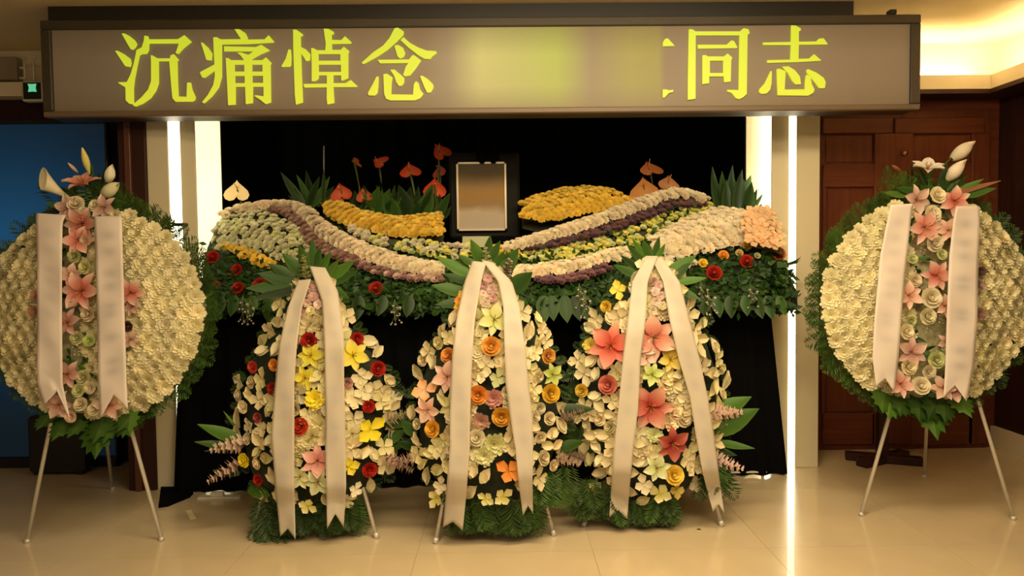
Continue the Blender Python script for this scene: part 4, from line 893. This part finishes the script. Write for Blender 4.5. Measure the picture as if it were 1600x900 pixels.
# ================================================================== egg-shaped front wreaths
def egg(label,outline,feet,hub,Yc,specials,ribs,leaves,glads,skirt,creams,seed,topsmall):
    rs=random.Random(seed)
    ys=[o[0] for o in outline]; cx=(pl(outline,620)[0]+pl(outline,620)[1])/2
    Yp=lambda py: Yc+(820-py)/400*.22
    fl=PF((feet[0][0]+feet[1][0])/2,840); root=thing('standing_spray',label,'wreath',(fl.x,fl.y+.2,0),'egg shaped standing wreaths in front of the altar')
    def Q(px,py,o=0):
        xl,xr=pl(outline,py); h=max(8,(xr-xl)/2); u=(px-(xl+xr)/2)/h
        return P(px,py,Yp(py)-.15*math.sqrt(max(0,1-min(1,u*u)))*min(1,h/90)-o)
    hb=P(hub[0],hub[1],Yc+.28)
    for f_ in feet+[((feet[0][0]+feet[1][0])/2,795)]:
        fp=PF(*f_); mb=MB(); mb.tube([fp-root.location,fp.lerp(hb,.5)-root.location,hb-root.location],.0105,10); mb.tube([fp-root.location,fp+(hb-fp).normalized()*.03-root.location],.015,10)
        link('leg',mb.mesh('leg',M_STEEL),root)
    y0,y1=ys[0],ys[-1]
    mb=MB()
    def bf(u,v):
        py=lerp(y0+6,y1-4,v); xl,xr=pl(outline,py); a=u*2*PI; c_=(xl+xr)/2; h=(xr-xl)/2*.93; f=math.cos(a); g=math.sin(a)
        px=c_+h*f; Y=Yp(py)-(.12*min(1,h/90))*max(0,g)+.10*max(0,-g)+.015
        return tuple(P(px,py,Y)-root.location)
    mb.grid(bf,28,16); link('foam_body',mb.mesh('foam_body',M_DKGRN),root)
    # special flowers
    placed=[]
    for (kd,x,y,s,c1,c2) in specials:
        p=Q(x,y,.035); xl,xr=pl(outline,y); u=(x-(xl+xr)/2)/max(20,(xr-xl)/2); dr=Vector((u*.5+rs.uniform(-.15,.15),-1,rs.uniform(-.1,.3))); s_=pxs(s,Yc)
        if kd=='rose': put('rose',rose_mesh(c1,c2),root,p,dr,s_*1.15)
        elif kd=='lily': put('lily',lily_mesh(c1,c2,.36),root,p,dr,s_*1.15)
        elif kd=='mum': put('chrysanthemum',mum_mesh(c1,c2),root,p,dr,s_)
        elif kd=='floret': put('floret',floret_mesh(c1,c2 or c1),root,p,dr,s_)
        placed.append((x,y,s*.62))
    cnt=len(specials); tries=0
    while cnt<292 and tries<16000:
        tries+=1
        y=rs.uniform(y0+12,y1-4); xl,xr=pl(outline,y); x=rs.uniform(xl-2,xr+2); cxx=(xl+xr)/2; u=abs(x-cxx)/max(12,(xr-xl)/2)
        s=rs.uniform(23,32); dens=.29 if u<.45 else .36
        if y>735: dens=.46
        if any((x-a)**2+((y-b)*.92)**2<((s*dens+c)*.80)**2 for a,b,c in placed): continue
        placed.append((x,y,s*dens)); cnt+=1
        p=Q(x,y,.012+rs.random()*.012); ux=(x-cxx)/max(12,(xr-xl)/2); dr=Vector((ux*.8+rs.uniform(-.3,.3),-1,rs.uniform(-.2,.4)))
        c1=rs.choice(creams); k=rs.random(); s_=pxs(s,Yc)
        if u>.55 or y>720:
            if k<.62: 
                o=put('petal',cached(('pet',c1),lambda:(lambda m_: (petal_grid(m_,1.0,.62,0,.15,-.35,-.5,3,4,mixc(c1,(.5,.5,.2),.35),c1,.18),petal_grid(m_,.75,.5,.5,.45,-.3,-.42,3,3,mixc(c1,(.5,.5,.2),.35),c1,.18),m_.mesh('petal',PETAL))[2])(MB())),root,p,dr,s_*1.12)
            elif k<.9: put('floret',floret_mesh(c1,mixc(c1,(.6,.55,.2),.3)),root,p,dr,s_*1.2)
            else: put('rose',rose_mesh(c1),root,p,dr,s_)
        else:
            if k<.40: put('floret',floret_mesh(c1,mixc(c1,(.6,.55,.2),.3)),root,p,dr,s_*1.25)
            elif k<.65: put('chrysanthemum',mum_mesh(c1,None),root,p,dr,s_*1.1)
            elif k<.85: put('rose',rose_mesh(c1),root,p,dr,s_*1.1)
            else: put('lily',lily_mesh(mixc(c1,(.55,.6,.15),.35),c1,.34),root,p,dr,s_*1.4)
    # greenery at the rim and skirt
    for k in range(70):
        y=rs.uniform(y0+40,y1-20); xl,xr=pl(outline,y); sgn=rs.choice((-1,1)); x=xl+5 if sgn<0 else xr-5; p=Q(x,y,-.04); L=pxs(rs.uniform(18,30),Yc)
        d=Vector((sgn*rs.uniform(.4,1),.25,rs.uniform(-.7,.5)))
        leafput('fern_frond',fern_mesh(rs.choice([G3,G3,G1]),11,.34,.2),root,p,p+d*L,(sgn*.3,-1,.3))
    for (xa,xb,ya,yb,n) in skirt:
        for k in range(n):
            x=rs.uniform(xa,xb); y=rs.uniform(ya,min(yb-22,ya+40)); p=P(x,y,Yp(y)-.03+rs.uniform(-.05,.05)); L=pxs(min(rs.uniform(36,60),max(24,yb-y+rs.uniform(-4,4))),Yc)
            d=Vector((rs.uniform(-.45,.45),-.12,-1)).normalized()
            leafput('fern_frond',fern_mesh(rs.choice([G3,G3,G1,(.012,.030,.007)]),13,.36,.15),root,p,p+d*L,(rs.uniform(-.5,.5),-1,.2))  # deeper green puts the shade under the wreath into these fronds' colour
    for (x0,y0_,x1,y1_,w_,c_) in leaves:
        leafput('leaf',lance_mesh(c_,w_,.15),root,Q(x0,y0_,.0),P(x1,y1_,Yp(y1_)-.05),(rs.uniform(-.3,.3),-1,.35))
    for (x0,y0_,x1,y1_,c1,c2) in glads:
        a_=Q(x0,y0_,.02); b_=P(x1,y1_,Yp(y1_)-.08); leafput('gladiolus_spike',gladiolus_mesh(c1,c2),root,a_,b_,(0,-1,0),None,None,1.2)
    for (x,y,s,c1) in topsmall:
        p=Q(x,y,.06); put('chrysanthemum',mum_mesh(c1),root,p,(rs.uniform(-.3,.3),-1,rs.uniform(0,.5)),pxs(s,Yc))
    for i,(l_,r_,nt_) in enumerate(ribs):
        ribbon(root,lambda x,y:min(Q(x,y).y,Q((pl(outline,y)[0]+pl(outline,y)[1])/2+(x-(pl(outline,y)[0]+pl(outline,y)[1])/2)*.6,min(y,y1)).y)-.085,l_,r_,nt_,.42,(.60,.52,.40),seed+i)
    return root
CR=[(.86,.73,.45),(.84,.69,.42),(.86,.76,.50),(.80,.71,.37)]
PK=(.62,.38,.34)
egg('egg-shaped wreath with red roses and yellow flowers, left of the three',
 [(425,470,505),(450,460,520),(500,430,540),(530,408,572),(560,390,598),(600,378,608),(640,374,614),(690,374,612),(730,382,604),(760,398,580),(785,430,545)],
 [(393,843),(589,841)],(487,470),3.80,
 [('rose',484,533,30,RED,None),('rose',557,529,24,RED,None),('rose',590,576,27,RED,None),('rose',397,573,22,(.6,.06,.03),None),('rose',428,607,22,RED,None),('rose',576,635,22,RED,None),('rose',469,666,30,(.6,.05,.02),None),('rose',404,652,18,(.5,.1,.08),None),('rose',577,733,26,RED,None),('rose',405,749,20,RED,None),
  ('lily',487,556,34,LEMON,YELG),('lily',552,556,40,LEMON,(.88,.72,.2)),('mum',492,624,32,LEMON,None),('lily',478,590,32,LEMON,YELG),('floret',579,670,42,LEMON,LEMON),('rose',384,718,26,LEMON,None),('floret',546,728,30,(.86,.68,.1),LEMON),
  ('rose',430,570,22,ORG,None),('lily',497,720,40,(.62,.22,.18),(.86,.55,.45)),('rose',543,598,20,PINK,None),('lily',498,752,34,PALEG,(.80,.80,.52)),('lily',470,745,30,(.7,.7,.3),CREAM),('floret',482,790,26,CREAM,YELG),('floret',556,764,22,CREAM,None)],
 [([(466,438),(450,480),(436,540),(430,600),(424,680),(430,760),(438,838)],[(486,436),(472,480),(464,540),(460,600),(460,680),(460,760),(462,843)],(447,826)),
  ([(484,416),(503,470),(507,540),(509,640),(508,700),(510,770),(511,826)],[(508,418),(528,455),(537,520),(538,600),(540,680),(541,760),(537,824)],(523,803))],
 [(475,440,402,430,.42,G1),(478,442,385,455,.3,G1),(480,430,470,380,.4,G2),(485,430,505,385,.36,G1),(495,430,520,392,.32,G2),(500,440,560,408,.3,G2),(505,445,565,425,.24,G1),(475,430,440,395,.4,G1),(480,440,398,470,.24,G3),(490,430,488,370,.25,G1),(505,440,548,470,.3,G1),(470,440,418,412,.35,G1),(500,438,535,405,.3,G4),
  (380,690,310,662,.26,G2),(375,700,303,690,.2,G2),(372,672,348,640,.1,G4),(372,700,318,706,.1,G3),(600,660,655,652,.45,G1),(605,700,640,690,.4,G1),(388,765,428,775,.4,G2),(375,740,330,735,.3,G3),(600,690,636,672,.5,G1)],
 [(385,690,330,702,(.80,.62,.48),(.55,.35,.28)),(378,722,324,752,(.76,.56,.44),(.45,.28,.2)),(596,712,645,736,(.74,.56,.48),(.6,.4,.34)),(600,660,648,640,(.80,.72,.50),(.6,.5,.3)),(480,440,474,398,(.70,.66,.36),(.3,.35,.1))],
 [(408,560,765,838,64),(400,450,780,850,24),(430,565,770,832,30)],CR,61,
 [(472,447,16,PK),(484,450,17,(.70,.46,.42)),(495,452,16,PK),(475,460,16,PINK),(490,464,17,PK),(480,474,15,(.7,.5,.42)),(497,476,16,PINKW),(470,488,14,PK),(486,486,16,(.8,.7,.4))])
egg('egg-shaped wreath with orange roses, middle of the three',
 [(405,745,765),(440,735,785),(470,722,802),(500,702,838),(530,682,850),(560,664,868),(600,650,876),(640,645,880),(690,648,876),(730,658,866),(765,690,830),(785,715,810)],
 [(680,849),(866,837)],(760,440),3.72,
 [('rose',768,541,34,(.80,.38,.06),None),('rose',702,556,28,(.84,.36,.08),None),('floret',666,610,38,(.88,.40,.14),(.85,.5,.3)),('rose',748,616,34,ORG,None),('rose',784,650,34,(.84,.44,.05),None),('rose',678,670,30,(.86,.46,.05),None),('floret',795,735,38,(.82,.28,.04),(.84,.3,.05)),('rose',855,556,28,(.80,.40,.08),None),('rose',859,614,34,(.84,.52,.04),None),
  ('mum',771,623,30,(.50,.22,.18),None),('mum',752,658,28,(.56,.30,.22),None),('lily',700,588,40,(.80,.42,.32),(.88,.66,.52)),('lily',772,500,42,(.70,.72,.20),(.86,.80,.48)),('mum',772,694,38,(.76,.74,.34),None),('mum',757,712,32,(.78,.76,.40),None),('lily',862,585,30,(.5,.6,.1),(.72,.74,.3)),('lily',670,640,36,(.85,.5,.38),(.9,.68,.54)),('floret',778,590,28,PALEG,None),
  ('floret',760,778,24,CREAM,YELG),('floret',786,775,28,CREAM,YELG),('floret',683,778,30,CREAM,YELG),('floret',690,757,26,CREAM,None)],
 [([(738,408),(726,440),(713,500),(706,560),(703,640),(703,700),(697,770),(692,824)],[(760,410),(752,440),(742,500),(738,560),(735,640),(734,700),(729,770),(723,829)],(708,815)),
  ([(752,406),(778,440),(786,480),(788,540),(790,600),(797,650),(805,700),(811,760),(817,806)],[(770,410),(800,440),(812,480),(820,540),(826,600),(832,650),(833,700),(832,750),(833,803)],(824,790))],
 [(755,415,735,372,.4,G2),(758,412,768,366,.35,G1),(762,415,782,374,.35,G1),(750,418,712,398,.3,G2),(745,430,678,404,.3,G2),(742,440,690,430,.3,G1),(735,455,672,448,.34,G2),(732,470,680,478,.34,G1),(780,435,812,385,.4,G1),(795,455,835,424,.55,G1),(800,465,828,478,.4,G1),(765,410,800,395,.2,G1),(770,420,790,390,.3,G2),
  (868,640,930,640,.3,G3),(872,700,915,690,.4,G1),(648,700,618,690,.4,G3),(650,680,625,655,.5,G1)],
 [(655,715,608,722,(.74,.54,.46),(.55,.36,.3)),(868,715,908,725,(.76,.58,.46),(.55,.38,.3)),(872,655,912,640,(.74,.58,.48),(.55,.38,.3)),(762,420,758,385,(.80,.72,.46),(.4,.45,.15)),(785,440,798,405,(.66,.50,.42),(.4,.3,.2))],
 [(712,838,760,836,60),(690,740,740,800,14),(840,890,720,795,22),(720,836,770,832,30)],CR,71,
 [(752,428,15,PK),(762,436,16,(.66,.42,.38)),(756,446,16,PK),(768,452,16,(.68,.46,.42)),(755,460,15,PINKW),(770,466,15,PK),(758,474,16,(.78,.6,.46)),(722,460,14,YEL),(718,470,16,ORG),(716,480,14,YEL),(720,490,14,ORG)])
egg('egg-shaped wreath with pink and red lilies, right of the three',
 [(400,1012,1032),(430,990,1055),(460,968,1070),(490,940,1085),(520,920,1104),(560,906,1120),(600,900,1132),(650,904,1134),(700,916,1126),(735,935,1112),(765,975,1075),(785,1000,1050)],
 [(912,822),(1128,822)],(1020,430),3.84,
 [('lily',955,541,58,(.62,.06,.03),(.88,.42,.30)),('lily',1020,527,58,(.66,.16,.10),(.90,.68,.50)),('rose',951,601,34,(.68,.20,.14),(.5,.12,.1)),('lily',1016,635,58,(.55,.05,.03),(.88,.56,.40)),('lily',1049,692,44,(.36,.03,.02),(.66,.22,.16)),('rose',946,565,26,PINKW,None),('lily',1000,540,40,(.84,.5,.38),(.9,.7,.54)),
  ('floret',967,454,30,YEL,(.86,.66,.1)),('rose',948,479,22,YEL,None),('mum',923,541,26,(.80,.66,.12),None),('lily',1047,562,32,(.84,.6,.05),(.88,.72,.3)),('rose',910,610,24,(.80,.54,.06),None),('rose',1052,742,34,(.84,.60,.08),None),('floret',1056,764,26,(.84,.64,.14),None),
  ('lily',1018,585,30,(.5,.62,.12),(.8,.8,.4)),('lily',1026,730,34,(.6,.66,.25),(.84,.82,.6)),('mum',1022,680,26,(.7,.72,.35),None),('lily',1010,560,24,(.8,.5,.36),PINKW),('floret',1005,755,30,CREAM,None),('floret',1030,770,32,CREAM,YELG),('floret',962,770,24,CREAM,None),('floret',932,763,26,CREAM,YELG),('floret',1085,755,30,CREAM,None)],
 [([(1010,400),(988,440),(981,500),(973,560),(966,640),(959,700),(955,760),(952,808)],[(1028,400),(1012,440),(1009,500),(1001,560),(997,640),(990,700),(984,760),(980,811)],(967,797)),
  ([(1016,400),(1036,440),(1046,500),(1060,560),(1078,620),(1087,680),(1098,740),(1114,800)],[(1034,402),(1062,440),(1078,500),(1093,560),(1106,620),(1116,680),(1123,740),(1132,803)],(1122,788))],
 [(1018,405,1002,372,.35,G2),(1022,405,1030,368,.3,G1),(1025,408,1040,380,.3,G2),(1010,410,975,382,.3,G1),(1002,420,965,400,.3,G3),(1045,425,1090,400,.4,G2),(1055,440,1105,436,.25,G2),(1048,432,1080,412,.45,G1),(1000,430,955,415,.3,G1),(1060,450,1095,470,.3,G1),(1012,406,985,372,.25,G2),
  (1112,650,1172,620,.4,G2),(1115,675,1184,638,.42,G2),(1120,690,1178,702,.2,G2),(1118,668,1155,668,.4,G1),(905,680,948,642,.32,G4),(900,700,950,690,.5,G1),(910,700,868,680,.4,G3),(1110,700,1150,712,.3,G3),(905,690,882,655,.4,G3)],
 [(1108,645,1158,645,(.72,.52,.42),(.6,.4,.32)),(1112,715,1160,733,(.74,.56,.50),(.6,.4,.36)),(905,660,880,640,(.74,.66,.52),(.5,.4,.3)),(915,720,880,708,(.76,.58,.46),(.55,.38,.3))],
 [(965,1050,760,822,44),(900,970,740,815,34),(1080,1130,700,790,20)],CR,83,
 [(1022,440,15,PK),(1030,446,15,(.7,.5,.44)),(1024,456,16,PINKW),(1032,462,15,(.72,.52,.46)),(1025,472,16,PINKW),(1035,478,15,(.84,.74,.46)),(1020,486,15,CREAM)])
